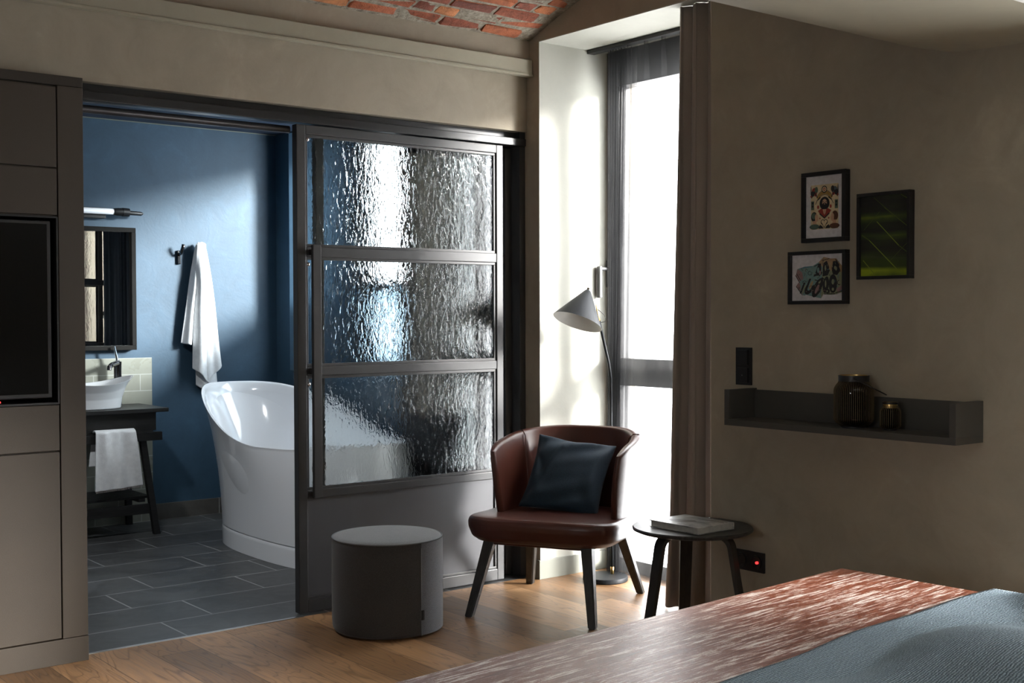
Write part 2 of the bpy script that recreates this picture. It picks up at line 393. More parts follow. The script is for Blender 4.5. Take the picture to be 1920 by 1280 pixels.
# ---------------------------------------------------------------- setting
XF, XG, XO = 3.89, 4.38, 4.55
XB = 3.97
def struct(name, bm, m, parent=None, smooth=False):
    o = build(name, bm, m, parent, smooth)
    if not parent: o['kind'] = 'structure'
    return o
b = NB(); box(b, -1.8, XO, -1.6, 4.76, -.1, 0); struct('floor', b, MAT['floor'])
b = NB(); box(b, .7, 4.55, 4.765, 7.8, -.1, -.001); struct('floor_bathroom', b, MAT['tile'])
b = NB(); box(b, 1.0, 2.60, 4.752, 4.770, -.02, .003, .001); struct('trim_1', b, MAT['silver_bead'])
# facade wall of the bedroom with its two window niches
b = NB()
N1 = (3.55, 4.69, 2.672); N2 = (.08, 1.60, 2.12)
box(b, XF, XO, -1.6, N2[0], -.1, 3.3); box(b, XF, XO, N2[1], N1[0], -.1, 3.3); box(b, XF, XO, N1[1], 4.96, -.1, 3.3)
box(b, XF, XO, N1[0], N1[1], N1[2], 3.3); box(b, XF, XO, N2[0], N2[1], N2[2], 3.3)
struct('wall_right', b, MAT['plaster'])
# wall with the sliding door: lintel, cable ledge, jamb
b = NB()
box(b, -1.6, XF, 4.784, 4.98, 2.234, 2.52); box(b, -1.6, XF, 4.762, 4.98, 2.52, 3.3)
box(b, -1.6, .3, 4.784, 4.98, -.1, 2.234); box(b, .3, 1.63, 4.98, 5.08, -.1, 2.5)
struct('wall_left', b, MAT['plaster'])
b = NB(); box(b, -1.6, 3.886, 4.733, 4.765, 2.512, 2.585, .004); box(b, -1.6, 3.886, 4.727, 4.765, 2.502, 2.513, .002)
struct('trim_2', b, MAT['plaster_light'])
b = NB(); N4 = (.7, 1.75, 1.55)
box(b, -1.8, -1.6, -1.6, N4[0], -.1, 3.3); box(b, -1.8, -1.6, N4[1], 4.98, -.1, 3.3); box(b, -1.8, -1.6, N4[0], N4[1], -.1, 1.0); box(b, -1.8, -1.6, N4[0], N4[1], N4[2], 3.3)
struct('wall_back', b, MAT['plaster'])
b = NB(); box(b, -1.7, XO, -1.7, -1.6, -.1, 3.3); struct('wall_near', b, MAT['plaster'])
# bathroom shell
b = NB(); box(b, .7, 4.55, 7.62, 7.8, -.1, 2.7); struct('wall_far', b, MAT['blue'])
b = NB(); box(b, .7, .8, 5.08, 7.62, -.1, 2.7); struct('wall_bathroom_left', b, MAT['blue'])
NB1 = (5.40, 7.43, 2.545)
b = NB(); box(b, XB, XO, 4.96, NB1[0], -.1, 2.7); box(b, XB, XO, NB1[1], 7.62, -.1, 2.7); box(b, XB, XO, NB1[0], NB1[1], NB1[2], 2.7); box(b, XB, XO, NB1[0], NB1[1], -.1, .95)
vs = [b.verts.new((x, y, z)) for z in (.95, NB1[2]) for x, y in ((XB, NB1[1]), (4.385, NB1[1]), (4.385, 7.24))]
b.faces.new(vs[0:3]); b.faces.new(vs[3:6][::-1])
for k in range(3): b.faces.new((vs[k], vs[(k+1) % 3], vs[3+(k+1) % 3], vs[3+k]))
struct('wall_bathroom_right', b, MAT['blue'])
b = NB(); box(b, .7, XO, 4.96, 7.62, 2.555, 2.7); struct('ceiling_bathroom', b, MAT['blue_dark'])
b = NB(); box(b, .8, XB-.001, 7.612, 7.622, 2.550, 2.556); struct('trim_3', b, MAT['baseboard'])
b = NB(); box(b, 3.075, XB, 7.608, 7.63, 0, .105, .002); struct('baseboard_far', b, MAT['skirt_tile'])
b = NB(); box(b, XF-.0, 4.33, N1[1]-.012, N1[1]+.005, 0, .095, .002); box(b, XF-.012, XF+.004, N1[1]-.012, 4.76, 0, .095, .002); struct('baseboard_left', b, MAT['baseboard'])
b = NB(); box(b, XF-.012, XF+.004, 1.61, N1[0], 0, .095, .002); struct('baseboard_right', b, MAT['plaster'])
b = NB(); box(b, XF-.0005, 4.345, N1[1]-.004, N1[1]+.001, .0, N1[2]); box(b, XF-.0005, 4.345, N1[0], N1[1]-.004, N1[2]-.004, N1[2]+.001); struct('trim_10', b, MAT['niche'])
# jamb lining by the fixed glazing
b = NB(); box(b, 3.855, XF, 4.80, 4.99, 0, 2.234); struct('trim_4', b, MAT['metal_dark'])

# ceilings: brick vault (arc) then plaster slope
def zb(y):
    s = 4.76-y; return 2.672+.40*s-.16*s*s
def ceil_z(y):
    if y > 3.9: return zb(y)
    if y > 3.62: return 2.672+ (zb(3.9)-2.672)*ss(3.62, 3.9, y)
    pts = [(3.62, 2.672), (3.53, 2.64), (2.93, 2.418), (2.60, 2.285), (2.42, 2.232), (2.2, 2.222), (1.6, 2.215), (-1.6, 2.215)]
    for (a, za), (c, zc) in zip(pts, pts[1:]):
        if c <= y <= a: return za+(zc-za)*(a-y)/(a-c)
    return 2.215
b = NB()
ys = [4.78-i*(4.78-3.62)/30 for i in range(31)]
fr = [b.verts.new((-1.6, y, ceil_z(y)+.012)) for y in ys]; bk = [b.verts.new((XF+.02, y, ceil_z(y)+.012)) for y in ys]
fr2 = [b.verts.new((-1.6, y, 3.2)) for y in ys]; bk2 = [b.verts.new((XF+.02, y, 3.2)) for y in ys]
for i in range(30):
    b.faces.new((fr[i], fr[i+1], bk[i+1], bk[i])); b.faces.new((fr2[i], fr2[i+1], bk2[i+1], bk2[i]))
    b.faces.new((fr[i], fr[i+1], fr2[i+1], fr2[i])); b.faces.new((bk[i], bk[i+1], bk2[i+1], bk2[i]))
struct('ceiling', b, MAT['mortar'], smooth=40)
b = NB()
ys = [3.66-i*(3.66-2.1)/60 for i in range(61)]+[1.76, 1.3, .5, -.5, -1.6]
def zsm(y):
    return sum(ceil_z(y+d)*w for d, w in ((-.06, 1), (-.03, 2), (0, 3), (.03, 2), (.06, 1)))/9 if y < 3.3 else ceil_z(y)
fr = [b.verts.new((-1.6, y, zsm(y))) for y in ys]; bk = [b.verts.new((XF+.02, y, zsm(y))) for y in ys]
fr2 = [b.verts.new((-1.6, y, 3.2)) for y in ys]; bk2 = [b.verts.new((XF+.02, y, 3.2)) for y in ys]
for i in range(len(ys)-1):
    b.faces.new((fr[i], fr[i+1], bk[i+1], bk[i])); b.faces.new((fr2[i], fr2[i+1], bk2[i+1], bk2[i]))
    b.faces.new((fr[i], fr[i+1], fr2[i+1], fr2[i])); b.faces.new((bk[i], bk[i+1], bk2[i+1], bk2[i]))
struct('ceiling_plaster', b, MAT['plaster_light'], smooth=30)
b = NB(); box(b, 1.2, 3.32, .3, 1.815, 2.188, 2.216, .002); struct('trim_9', b, MAT['white_plaster'])
# bricks of the vault
b = NB(); rr = random.Random(3)
L = 0; row = 0; y = 4.755
while y > 3.92:
    dy = .074; yc = y-dy/2; s = 4.76-yc; ang = math.atan(-( .40-.32*s))  # slope dz/dy
    x = XF+rr.uniform(-.12, 0)
    while x > .9:
        ln = rr.choice((.245, .245, .245, .12)) if row % 2 == 0 else rr.choice((.245, .12, .12, .245))
        ln *= rr.uniform(.93, 1.05); h = rr.uniform(.053, .065)
        mm = Matrix.Translation((x-ln/2, yc+rr.uniform(-.003, .003), zb(yc)+.012+rr.uniform(-.004, .004))) @ Matrix.Rotation(ang+rr.uniform(-.05, .05), 4, 'X') @ Matrix.Rotation(rr.uniform(-.02, .02), 4, 'Z') @ Matrix.Rotation(rr.uniform(-.02, .02), 4, 'Y')
        x1 = min(ln/2, XF+.015-(x-ln/2))
        vs = box(b, -ln/2+.005, x1-.005, -h/2, h/2, -.004, .03, .009, mat=mm)
        for v in vs: v.co += Vector([rr.uniform(-.005, .005) for _ in range(3)])
        x -= ln+.004
    y -= dy*math.cos(ang); row += 1
o = build('brick_vault', b, MAT['brick'], smooth=50); o['kind'] = 'structure'; o.name = 'ceiling_brick'

# ---------------------------------------------------------------- windows
def window(name, x, y0, y1, z0, z1, trans, header, fw=.065, lower=None, upper=None):
    root = empty(name, (x, (y0+y1)/2, z0)); root['kind'] = 'structure'
    b = NB()
    box(b, x-.03, x+.05, y0, y0+fw, z0, z1, .004); box(b, x-.03, x+.05, y1-fw-.02, y1, z0, z1, .004)
    box(b, x-.03, x+.05, y0+fw, y1-fw, z0, z0+fw, .004)
    build('window_frame', b, MAT['metal_dark'], root, world=True)
    b = NB(); box(b, x-.04, x+.05, y0+fw, y1-fw, header, z1, .003); build('header_casing', b, MAT['black'], root, world=True)
    b = NB(); box(b, x-.04, x+.05, y0+fw, y1-fw, trans[0], trans[1], .004); build('transom', b, MAT['metal_dark'], root, world=True)
    b = NB(); box(b, x+.004, x+.010, y0+fw, y1-fw, trans[1], header); build('window_pane', b, upper or MAT['clear'], root, world=True)
    b = NB(); box(b, x+.004, x+.010, y0+fw, y1-fw, z0+fw, trans[0]); build('window_pane', b, lower or MAT['clear'], root, world=True)
    return root
w1 = window('window_1', XG, N1[0], N1[1], 0, N1[2], (.955, 1.095), 2.485)
b = NB(); tube(b, [(XG-.03, 4.665, 1.555), (XG-.105, 4.665, 1.555)], .010, 10); box(b, XG-.118, XG-.098, 4.652, 4.677, 1.405, 1.568, .005)
box(b, XG-.045, XG-.028, 4.65, 4.685, 1.46, 1.60, .003)
build('window_handle', b, MAT['metal_dark'], w1, world=True)
window('window_2', XG, N2[0], N2[1], 0, N2[2], (.42, .46), 2.05)
w3 = window('window_3', 4.42, NB1[0], NB1[1], .95, NB1[2], (1.48, 1.56), 2.50, lower=MAT['frost'], upper=MAT['dimming'])
root = empty('added_fill_window', (-1.75, 1.22, 1.0)); root['kind'] = 'structure'  # unseen window added behind the camera to fill the room with light
b = NB(); box(b, -1.78, -1.72, .7, .75, 1.0, 1.55); box(b, -1.78, -1.72, 1.70, 1.75, 1.0, 1.55); box(b, -1.78, -1.72, .75, 1.70, 1.0, 1.05); box(b, -1.78, -1.72, .75, 1.70, 1.50, 1.55)
build('window_frame', b, MAT['metal_dark'], root, world=True)  # frame of the added fill window
b = NB(); box(b, -1.752, -1.748, .75, 1.70, 1.05, 1.50); build('window_pane', b, MAT['clear'], root, world=True)  # pane of the added fill window
portal(-1.80, .75, 1.70, 1.05, 1.50, 1)
b = NB(); box(b, 4.39, 4.47, 7.06, NB1[1], .95, NB1[2], .004); build('side_casing', b, MAT['metal_dark'], w3, world=True)
portal(XG+.055, N1[0]+.06, N1[1]-.06, .06, 2.48)
portal(XG+.055, N2[0]+.06, N2[1]-.06, .06, 2.05)
portal(4.48, NB1[0]+.06, NB1[1]-.06, 1.0, 2.50)

# ---------------------------------------------------------------- curtains
def folds(bm, x, ya, yb, zb_, zt, n, amp, na=240, nz=28, phase=0, flare=0, wfn=None, ygf=None):
    def fn(u, v):
        y0, y1 = (ya, yb) if ygf is None else ygf(v)
        z = zb_+(zt-zb_)*v
        a = amp*(1-.25*v)
        w = wfn(u) if wfn else u
        ph = 2*math.pi*n*w+phase
        yy = y0+(y1-y0)*w
        xx = x+a*math.sin(ph)+.25*a*math.sin(ph*2.3+2*v)+.1*a*math.sin(7*v+ph*.5)
        yy += a*.35*math.sin(ph*2+1+v*1.5)
        return (xx, yy, z)
    return grid(bm, na, nz, fn)
t = empty('sheer_curtain', (4.23, 4.15, 0), label='sheer grey voile curtain hanging across the tall bright window', cat='curtain')
b = NB()
folds(b, 4.235, 4.50, 3.62, .015, 2.640, 3.2, .010, 160, 20, phase=.6)
folds(b, 4.225, 4.665, 4.52, .015, 2.640, 7, .020, 180, 20, ygf=lambda v: (4.552, 4.490-.075*v))
folds(b, 4.232, 4.62, 4.50, .015, 2.640, 5, .014, 140, 20, phase=2, ygf=lambda v: (4.548, 4.425-.070*v))
build('voile', b, MAT['sheer'], t, True, world=True)
b = NB()
rr = random.Random(5)
for k in range(7):
    yk = 3.68+k*.118
    grid(b, 9, 8, lambda u, v: (4.222-.018*math.sin(math.pi*u)*(1-.35*(1-v)), yk+.022*(u-.5)*(1+.8*(1-v)), 2.46+.185*v))
build('pleat_heading', b, MAT['sheer'], t, True, world=True)
b = NB(); box(b, 4.205, 4.255, 3.56, 4.685, 2.648, 2.667, .003); tag(build('curtain_track', b, MAT['black']), 'black ceiling track carrying the sheer curtain above the tall window', 'curtain track')
def drape_edge(v):
    # left edge of the drape leans inward towards the top
    e = 3.795+.075*(1-v)**1.2+.02*ss(.18, 0, v)
    return (e, 3.60)
b = NB(); folds(b, 3.955, 0, 0, .012, 2.665, 2.3, .030, 220, 30, phase=2.6, ygf=drape_edge)
o = build('blackout_curtain', b, MAT['curtain'], None, True); addmod(o, 'SOLIDIFY', thickness=.003)
tag(o, 'taupe opaque floor-length curtain gathered at the right side of the window niche', 'curtain')
b = NB(); box(b, 3.93, 3.98, 3.56, 4.10, 2.655, 2.672, .003)
b.free()
b = NB()
def bath_curtain(u, v):
    s_ = u*1.09
    if s_ < .17: p = Vector((3.665+s_, 5.045)); n_ = Vector((0, 1))
    elif s_ < .27: q = (s_-.17)/.10*math.pi/2; p = Vector((3.835+.035*math.sin(q)-.0, 5.08-.035*math.cos(q))); n_ = Vector((-math.sin(q), math.cos(q)))
    else: p = Vector((3.87, 5.08+(s_-.27)*1.03)); n_ = Vector((-1, 0))
    a = .020*math.sin(2*math.pi*10.5*u+.4)+.006*math.sin(2*math.pi*23*u+2*v)
    p = p+n_*(a+.01)
    return (p.x, p.y, .02+2.50*v)
grid(b, 300, 16, bath_curtain)
o = build('shower_curtain', b, MAT['curtain_bath'], None, True); addmod(o, 'SOLIDIFY', thickness=.003)
tag(o, 'dark charcoal curtain behind the textured glass panel, seen in the bathroom mirror', 'curtain')

# ---------------------------------------------------------------- sliding door and fixed glazing
def glazed(root, x0, x1, y0, y1, zt, z0, st_l, st_r, top, rails, glassmat, panelmat, bead=True):
    g = NB()
    m = MAT['metal_dark']
    def fr(name, *a):
        b = NB(); box(b, *a, .003); return build(name, b, m, root, world=True)
    fr('stile', x0, x0+st_l, y0, y1, z0, zt); fr('stile', x1-st_r, x1, y0, y1, z0, zt)
    fr('top_rail', x0+st_l, x1-st_r, y0, y1, zt-top, zt)
    xs, xe = x0+st_l, x1-st_r
    for (a, c) in rails: fr('crossbar', xs, xe, y0+.002, y1-.002, a, c)
    zs = [zt-top]+[v for r_ in rails for v in (r_[1], r_[0])]
    for i in range(0, len(rails)*2, 2):
        hi, lo = zs[i], zs[i+1]
        b = NB(); box(b, xs, xe, (y0+y1)/2-.003, (y0+y1)/2+.003, lo, hi)
        gp = build('glass_pane', b, glassmat, root, world=True)
        if bead:
            b = NB(); w = .013; ya, yb = (y0+y1)/2-.012, (y0+y1)/2-.004
            box(b, xs, xe, ya, yb, hi-w, hi, .002); box(b, xs, xe, ya, yb, lo, lo+w, .002); box(b, xs, xs+w, ya, yb, lo+w, hi-w, .002); box(b, xe-w, xe, ya, yb, lo+w, hi-w, .002)
            build('glazing_bead', b, m, gp, world=True)
    lo = zs[-1]; br = .055
    fr('bottom_rail', xs, xe, y0, y1, z0, z0+br)
    b = NB(); box(b, xs, xe, (y0+y1)/2-.006, (y0+y1)/2+.008, z0+br, lo); lp_ = build('lower_panel', b, panelmat, root, world=True)
    b = NB(); w = .012; ya, yb = (y0+y1)/2-.014, (y0+y1)/2-.006
    box(b, xs, xe, ya, yb, z0+br, z0+br+w, .002); box(b, xe-w, xe, ya, yb, z0+br+w, lo, .002)
    build('panel_bead', b, m, lp_, world=True)
d1 = empty('door_1', (3.17, 4.815, 0)); d1['kind'] = 'structure'
glazed(d1, 2.600, 3.745, 4.795, 4.835, 2.157, .004, .045, .040, .040, [(1.578, 1.622), (1.052, 1.093), (.508, .545)], MAT['hammered'], MAT['panel_grey'])
b = NB(); box(b, 2.652, 2.692, 4.745, 4.765, .515, 1.628, .002); box(b, 2.66, 2.68, 4.76, 4.80, 1.585, 1.61); box(b, 2.66, 2.68, 4.76, 4.80, 1.06, 1.085); box(b, 2.66, 2.68, 4.76, 4.80, .52, .54)
build('door_handle', b, MAT['metal_dark'], d1, world=True)
for (x, z) in ((2.660, 2.095), (2.660, 1.545), (2.660, 1.015), (3.66, .11)):
    b = NB(); tube(b, [(x, 4.800, z), (x, 4.812, z)], .0085, 16); 
    o = build('glass_clip', b, MAT['chrome'], d1, True, world=True)
d2 = empty('door_2', (3.3, 4.89, 0)); d2['kind'] = 'structure'
glazed(d2, 2.735, 3.855, 4.868, 4.905, 2.157, .005, .040, .040, .040, [(1.578, 1.622), (1.052, 1.093), (.508, .545)], MAT['clear'], MAT['panel_grey'], bead=False)
b = NB(); box(b, 1.63, 3.888, 4.789, 4.86, 2.163, 2.200, .003)
box(b, 1.63, 3.87, 4.835, 4.865, 2.200, 2.234)
struct('trim_5', b, MAT['track'])
b = NB(); box(b, 1.63, 3.87, 4.865, 4.978, 2.190, 2.234)
struct('trim_6', b, MAT['track'])
b = NB(); tube(b, [(1.63, 4.85, 2.137), (2.592, 4.85, 2.137)], .0165, 16)
struct('trim_8', b, MAT['track_pipe'], smooth=30)
# power socket glow-copper pipe stub low beside the glazing
b = NB(); tube(b, [(3.80, 4.845, .235), (3.845, 4.845, .235)], .010, 12)
tag(build('pipe_stub', b, MAT['copper'], None, True), 'small copper-red fitting low behind the door edge near the armchair leg', 'fitting')

# ---------------------------------------------------------------- built-in cabinet with television
t = empty('built_in_cabinet', (1.0, 4.68, 0), label='taupe built-in cabinet column with television recess at the left edge', cat='cabinet')
XL, XR, YF, YK = .35, 1.628, 4.68, 4.977
b = NB(); box(b, XL, XR, YF+.022, YK, .0, .994); box(b, XL, XR, YF+.022, YK, 1.689, 2.19); box(b, 1.53, XR, YF+.022, YK, .9, 1.8); box(b, XL, 1.53, 4.95, YK, .994, 1.689); box(b, XL, XL+.05, YF+.022, YK, .99, 1.69)
build('body', b, MAT['cab'], t, world=True)
def front(name, x0, x1, z0, z1):
    b = NB(); box(b, x0, x1, YF, YF+.021, z0, z1, .0015); return build(name, b, MAT['cab'], t, world=True)
front('end_panel', 1.532, XR, .097, 2.186)
front('door', XL, 1.527, 1.879, 2.18); front('door', XL, 1.527, 1.700, 1.873)
front('drawer_front', XL, 1.527, .813, .985); front('door', XL, 1.527, .100, .807)
b = NB(); box(b, XL, XR+.001, YF-.002, YF+.03, .0, .095, .0015); build('plinth', b, MAT['cab'], t, world=True)
b = NB(); box(b, XL, XR+.002, YF+.004, YF+.03, 2.188, 2.225, .002); build('cornice', b, MAT['cab_dark'], t, world=True)
b = NB(); box(b, XL+.05, 1.53, 4.93, 4.951, .994, 1.689); box(b, 1.524, 1.531, YF+.003, 4.95, .99, 1.69); box(b, XL, 1.53, YF+.004, 4.95, 1.688, 1.694); box(b, XL, 1.53, YF+.004, 4.95, .988, .995)
build('recess_lining', b, MAT['black'], t, world=True)
tv = empty('television', (1.0, 4.69, 1.0), label='black television screen set in the recess of the taupe cabinet', cat='television')
b = NB(); box(b, .40, 1.508, 4.700, 4.735, 1.012, 1.678, .004); cs_ = build('casing', b, MAT['bezel'], tv, world=True)
b = NB(); box(b, .415, 1.494, 4.697, 4.702, 1.028, 1.665, .001); build('screen', b, MAT['screen'], tv, world=True)
b = NB(); box(b, 1.305, 1.320, 4.695, 4.700, 1.000, 1.006); tag(build('standby_light', b, MAT['red_led'], cs_, world=True), 'tiny red standby light')

# ---------------------------------------------------------------- bathroom
t = empty('added_fill_lamp', (1.75, 5.55, 2.55), label='unseen round fill lamp added in the dark bathroom ceiling behind the cabinet', cat='added fill lamp')  # added out of view to brighten the tub, towel and bathroom floor
b = NB(); lathe(b, [(.085, 2.548), (.085, 2.556), (.105, 2.556), (.105, 2.546), (.085, 2.548)], 40, (1.75, 5.55)); build('fill_lamp_ring', b, MAT['metal_dark'], t, 40, world=True)
b = NB(); lathe(b, [(0, 2.551), (.085, 2.551)], 40, (1.75, 5.55)); build('fill_lamp_lens', b, emis('fill_lens_glow', (.92, .97, 1), 6), t, world=True)
l = bpy.data.lights.new('fill_lamp_light', 'AREA'); l.shape = 'DISK'; l.size = .16; l.energy = 9; l.color = (.95, .98, 1); l.spread = R(120)
lo = bpy.data.objects.new('fill_lamp_light', l); col.objects.link(lo); lo.location = (1.75, 5.55, 2.545)
lo.rotation_euler = Vector((.35, .25, -1)).to_track_quat('-Z', 'Y').to_euler()
# tiled splashback
b = NB(); box(b, 1.6, 3.072, 7.606, 7.622, 0, 1.052); struct('trim_7', b, MAT['wall_tile'])
# vanity
t = empty('vanity_table', (2.5, 7.36, 0), label='black washstand table with slatted lower shelf below the bathroom mirror', cat='vanity')
b = NB(); box(b, 1.9, 2.985, 7.13, 7.600, .738, .762, .003); build('countertop', b, MAT['vanity'], t, world=True)
b = NB(); box(b, 1.95, 2.92, 7.17, 7.590, .627, .738, .003); build('drawer_box', b, MAT['vanity'], t, world=True)
b = NB(); box(b, 1.9, 2.945, 7.135, 7.165, .567, .618, .003); build('towel_rail', b, MAT['vanity'], t, world=True)
b = NB(); box(b, 1.95, 2.90, 7.165, 7.55, .60, .627, .002); build('frame', b, MAT['vanity'], t, world=True)
def leg(bm, top, bot, w):
    (x0, y0, z0), (x1, y1, z1) = top, bot; h = w/2
    vs = [bm.verts.new((x+sx*h, y+sy*h, z)) for (x, y, z) in (top, bot) for sx, sy in ((-1, -1), (1, -1), (1, 1), (-1, 1))]
    bm.faces.new(vs[0:4]); bm.faces.new(vs[4:8][::-1])
    for k in range(4): bm.faces.new((vs[k], vs[(k+1) % 4], vs[4+(k+1) % 4], vs[4+k]))
for top, bot in (((2.835, 7.19, .61), (2.905, 7.145, 0)), ((2.88, 7.55, .61), (2.90, 7.575, 0)), ((2.02, 7.19, .61), (1.96, 7.145, 0)), ((2.02, 7.55, .61), (1.97, 7.575, 0))):
    b = NB(); leg(b, top, bot, .036); build('leg', b, MAT['vanity'], t, world=True)
b = NB()
for k in range(9): box(b, 1.98, 2.885, 7.19+k*.042, 7.19+k*.042+.036, .215, .230, .002)
for xx in (2.03, 2.4, 2.83): box(b, xx-.02, xx+.02, 7.18, 7.56, .195, .215)
build('slatted_shelf', b, MAT['vanity'], t, world=True)
b = NB(); box(b, 1.97, 2.88, 7.155, 7.175, .125, .185, .002); build('lower_rail', b, MAT['vanity'], t, world=True)
# basin
t = empty('wash_basin', (2.57, 7.33, .762), label='white flared vessel basin standing on the black washstand', cat='basin')
b = NB()
def basin(u, v):
    a = 2*math.pi*u; c_, s_ = math.cos(a), math.sin(a)
    k = [(0, .0, .0), (.12, .78, .0), (.2, .80, .004), (.45, .84, .06), (.62, .95, .11), (.70, 1.12, .155), (.72, 1.14, .160), (.75, 1.12, .156), (.85, .80, .09), (.94, .45, .035), (1, 0, .028)]
    for (t0, r0, z0), (t1, r1, z1) in zip(k, k[1:]):
        if v <= t1+1e-9:
            q = (v-t0)/(t1-t0); r_ = r0+(r1-r0)*q; z = z0+(z1-z0)*q; break
    hi = ss(0.02, .15, z)
    return (2.57+r_*.235*c_*(1+.0*hi), 7.33+r_*.155*s_, .763+z*(1-.0)+hi*(.030*abs(c_)**2.2*1.6-.012))
grid(b, 64, 60, basin, closeu=True); bmesh.ops.remove_doubles(b, verts=b.verts, dist=.0004)
build('bowl', b, MAT['ceramic'], t, True, world=True)
# faucet behind the basin
t = empty('basin_faucet', (2.82, 7.52, .762), label='dark chrome single-lever mixer standing behind the white basin', cat='faucet')
b = NB(); tube(b, [(2.82, 7.53, .763), (2.82, 7.53, .99), (2.82, 7.53, 1.035)], [.024, .023, .025], 24); fc_ = build('column', b, MAT['chrome_dark'], t, 40, world=True)
b = NB(); tube(b, [(2.82, 7.53, 1.025), (2.79, 7.49, 1.023), (2.74, 7.42, 1.018), (2.715, 7.385, 1.008), (2.712, 7.382, .988)], [.02, .017, .015, .014, .013], 16); build('spout', b, MAT['chrome_dark'], t, 50, world=True)
b = NB(); tube(b, [(2.82, 7.53, 1.035), (2.815, 7.53, 1.06), (2.80, 7.53, 1.13)], [.012, .009, .007], 12); build('lever', b, MAT['chrome'], t, 50, world=True)
# mirror
t = empty('bathroom_mirror', (2.5, 7.6, 1.1), label='black-framed rectangular mirror on the blue bathroom wall', cat='mirror')
b = NB(); x0, x1, z0, z1, w = 1.95, 2.955, 1.105, 1.875, .028
for a in ((x0, x1, z1-w, z1), (x0, x1, z0, z0+w), (x0, x0+w, z0+w, z1-w), (x1-w, x1, z0+w, z1-w)): box(b, a[0], a[1], 7.555, 7.615, a[2], a[3], .002)
build('frame', b, MAT['mirror_frame'], t, world=True)
b = NB(); box(b, x0+w, x1-w, 7.577, 7.580, z0+w, z1-w); build('mirror_glass', b, MAT['mirror'], t, world=True)
# wall light
t = empty('mirror_light', (2.6, 7.6, 1.97), label='black wall light with white tube mounted above the bathroom mirror', cat='wall light')
b = NB(); box(b, 2.2, 2.770, 7.57, 7.62, 1.928, 1.993, .002); build('wall_plate', b, MAT['black'], t, world=True)
b = NB(); tube(b, [(2.2, 7.545, 1.970), (2.825, 7.545, 1.970)], .018, 20); build('light_tube', b, MAT['tube'], t, True, world=True)
b = NB(); tube(b, [(2.81, 7.545, 1.970), (2.83, 7.545, 1.970), (2.865, 7.545, 1.97), (2.866, 7.545, 1.97), (2.908, 7.545, 1.969)], [.021, .024, .0245, .027, .026], 20); tube(b, [(2.905, 7.545, 1.967), (2.985, 7.545, 1.965), (2.998, 7.545, 1.965)], [.014, .013, .006], 16)
build('end_cap', b, MAT['black'], t, 40, world=True)
# hooks and towels
def hook(x, z, label):
    t = empty('wall_hook', (x, 7.6, z), label=label, cat='hook', group='towel hooks on the blue wall')
    b = NB(); box(b, x-.011, x+.011, 7.603, 7.622, z-.06, z+.03, .004); build('hook_base', b, MAT['chrome_dark'], t, world=True)
    b = NB(); tube(b, [(x, 7.61, z+.0), (x, 7.575, z+.01), (x+.003, 7.555, z+.04), (x+.006, 7.545, z+.065)], [.010, .010, .011, .011], 12); build('hook_arm', b, MAT['chrome_dark'], t, True, world=True)
    return t
hook(3.262, 1.715, 'dark chrome wall hook left of the hanging bath towel, empty')
hook(3.385, 1.715, 'dark chrome wall hook covered by the long white bath towel')
b = NB()
def X_(px): return 3.262+(px-340)*.00366
def Z_(py): return 1.786-(py-460)*.00352
def panel(edgeL, edgeR, ybase, depth, seed, nf, bot, z_top=1.800, na=44, nz=70, curl=0):
    """edges: px at top / bottom ; bot(u) gives the bottom height"""
    def fn(u, v):
        zb_ = bot(u); z = z_top+(zb_-z_top)*v
        g = (z_top-z)/.9
        xl = X_(edgeL[0]+(edgeL[1]-edgeL[0])*min(1.2, g/edgeL[2])**.8); xr = X_(edgeR[0]+(edgeR[1]-edgeR[0])*min(1.2, g/edgeR[2])**.8)
        x = xl+(xr-xl)*u
        open_ = ss(0, .35, g)
        y = ybase-depth*math.sin(math.pi*u)*open_*.9+.011*open_*math.sin(nf*2*math.pi*u+seed)+.004*math.sin(9*g+seed+4*u)
        y += .020*(1-ss(0, .06, v))*0
        z -= .012*(2*u-1)**2*(1-ss(0, .08, v))
        return (x, min(y, 7.612), z)
    grid(b, na, nz, fn)
panel((369, 338, .73), (376, 357, .73), 7.565, .030, .5, 1.0, lambda u: Z_(643)+.0-.015*u)
panel((367, 356, .90), (382, 386, 1.0), 7.535, .034, 2.0, 1.2, lambda u: Z_(690)+(Z_(719)-Z_(690))*u)
panel((375, 380, 1.0), (382, 411, .88), 7.550, .026, 3.6, 1.4, lambda u: Z_(716)+(Z_(688)-Z_(716))*u)
panel((370, 368, 1.0), (380, 409, 1.0), 7.585, .010, 1.2, 1.0, lambda u: Z_(722)-.035*math.sin(math.pi*u))
o = build('terry_towel', b, MAT['towel'], None, True)
o.name = 'bath_towel'; addmod(o, 'SOLIDIFY', thickness=.009, offset=0); addmod(o, 'SUBSURF', levels=1, render_levels=1)
tag(o, 'long white terry bath towel hanging from a hook on the blue wall', 'towel')
# hand towel over vanity rail
t = empty('hand_towel', (2.63, 7.15, .62), label='white fringed hand towel draped over the front rail of the black washstand', cat='towel')
b = NB()
tx0, tx1 = 2.532, 2.772
def htow(u, v):
    x = tx0+(tx1-tx0)*u
    L_ = .325
    s = v*(L_+.05+.20)
    wob = .006*math.sin(u*9+s*9)+.004*math.sin(u*21)
    flare = (u-.5)*.02*min(1, s/.4)
    if s < L_: y = 7.117-.006*math.sin((L_-s)/L_*2.5)+wob; z = .632-(L_-s); x += .018*(1-s/L_)+(u-.5)*.05*(1-s/L_); z -= .018*(1-u)*(1-s/L_)
    elif s < L_+.05:
        q = (s-L_)/.05; y = 7.117+.06*q; z = .632+.012*math.sin(math.pi*q)
    else: q = s-L_-.05; y = 7.177+.002; z = .632-q; x -= .022*q/.2
    return (x, y, z)
grid(b, 60, 90, htow)
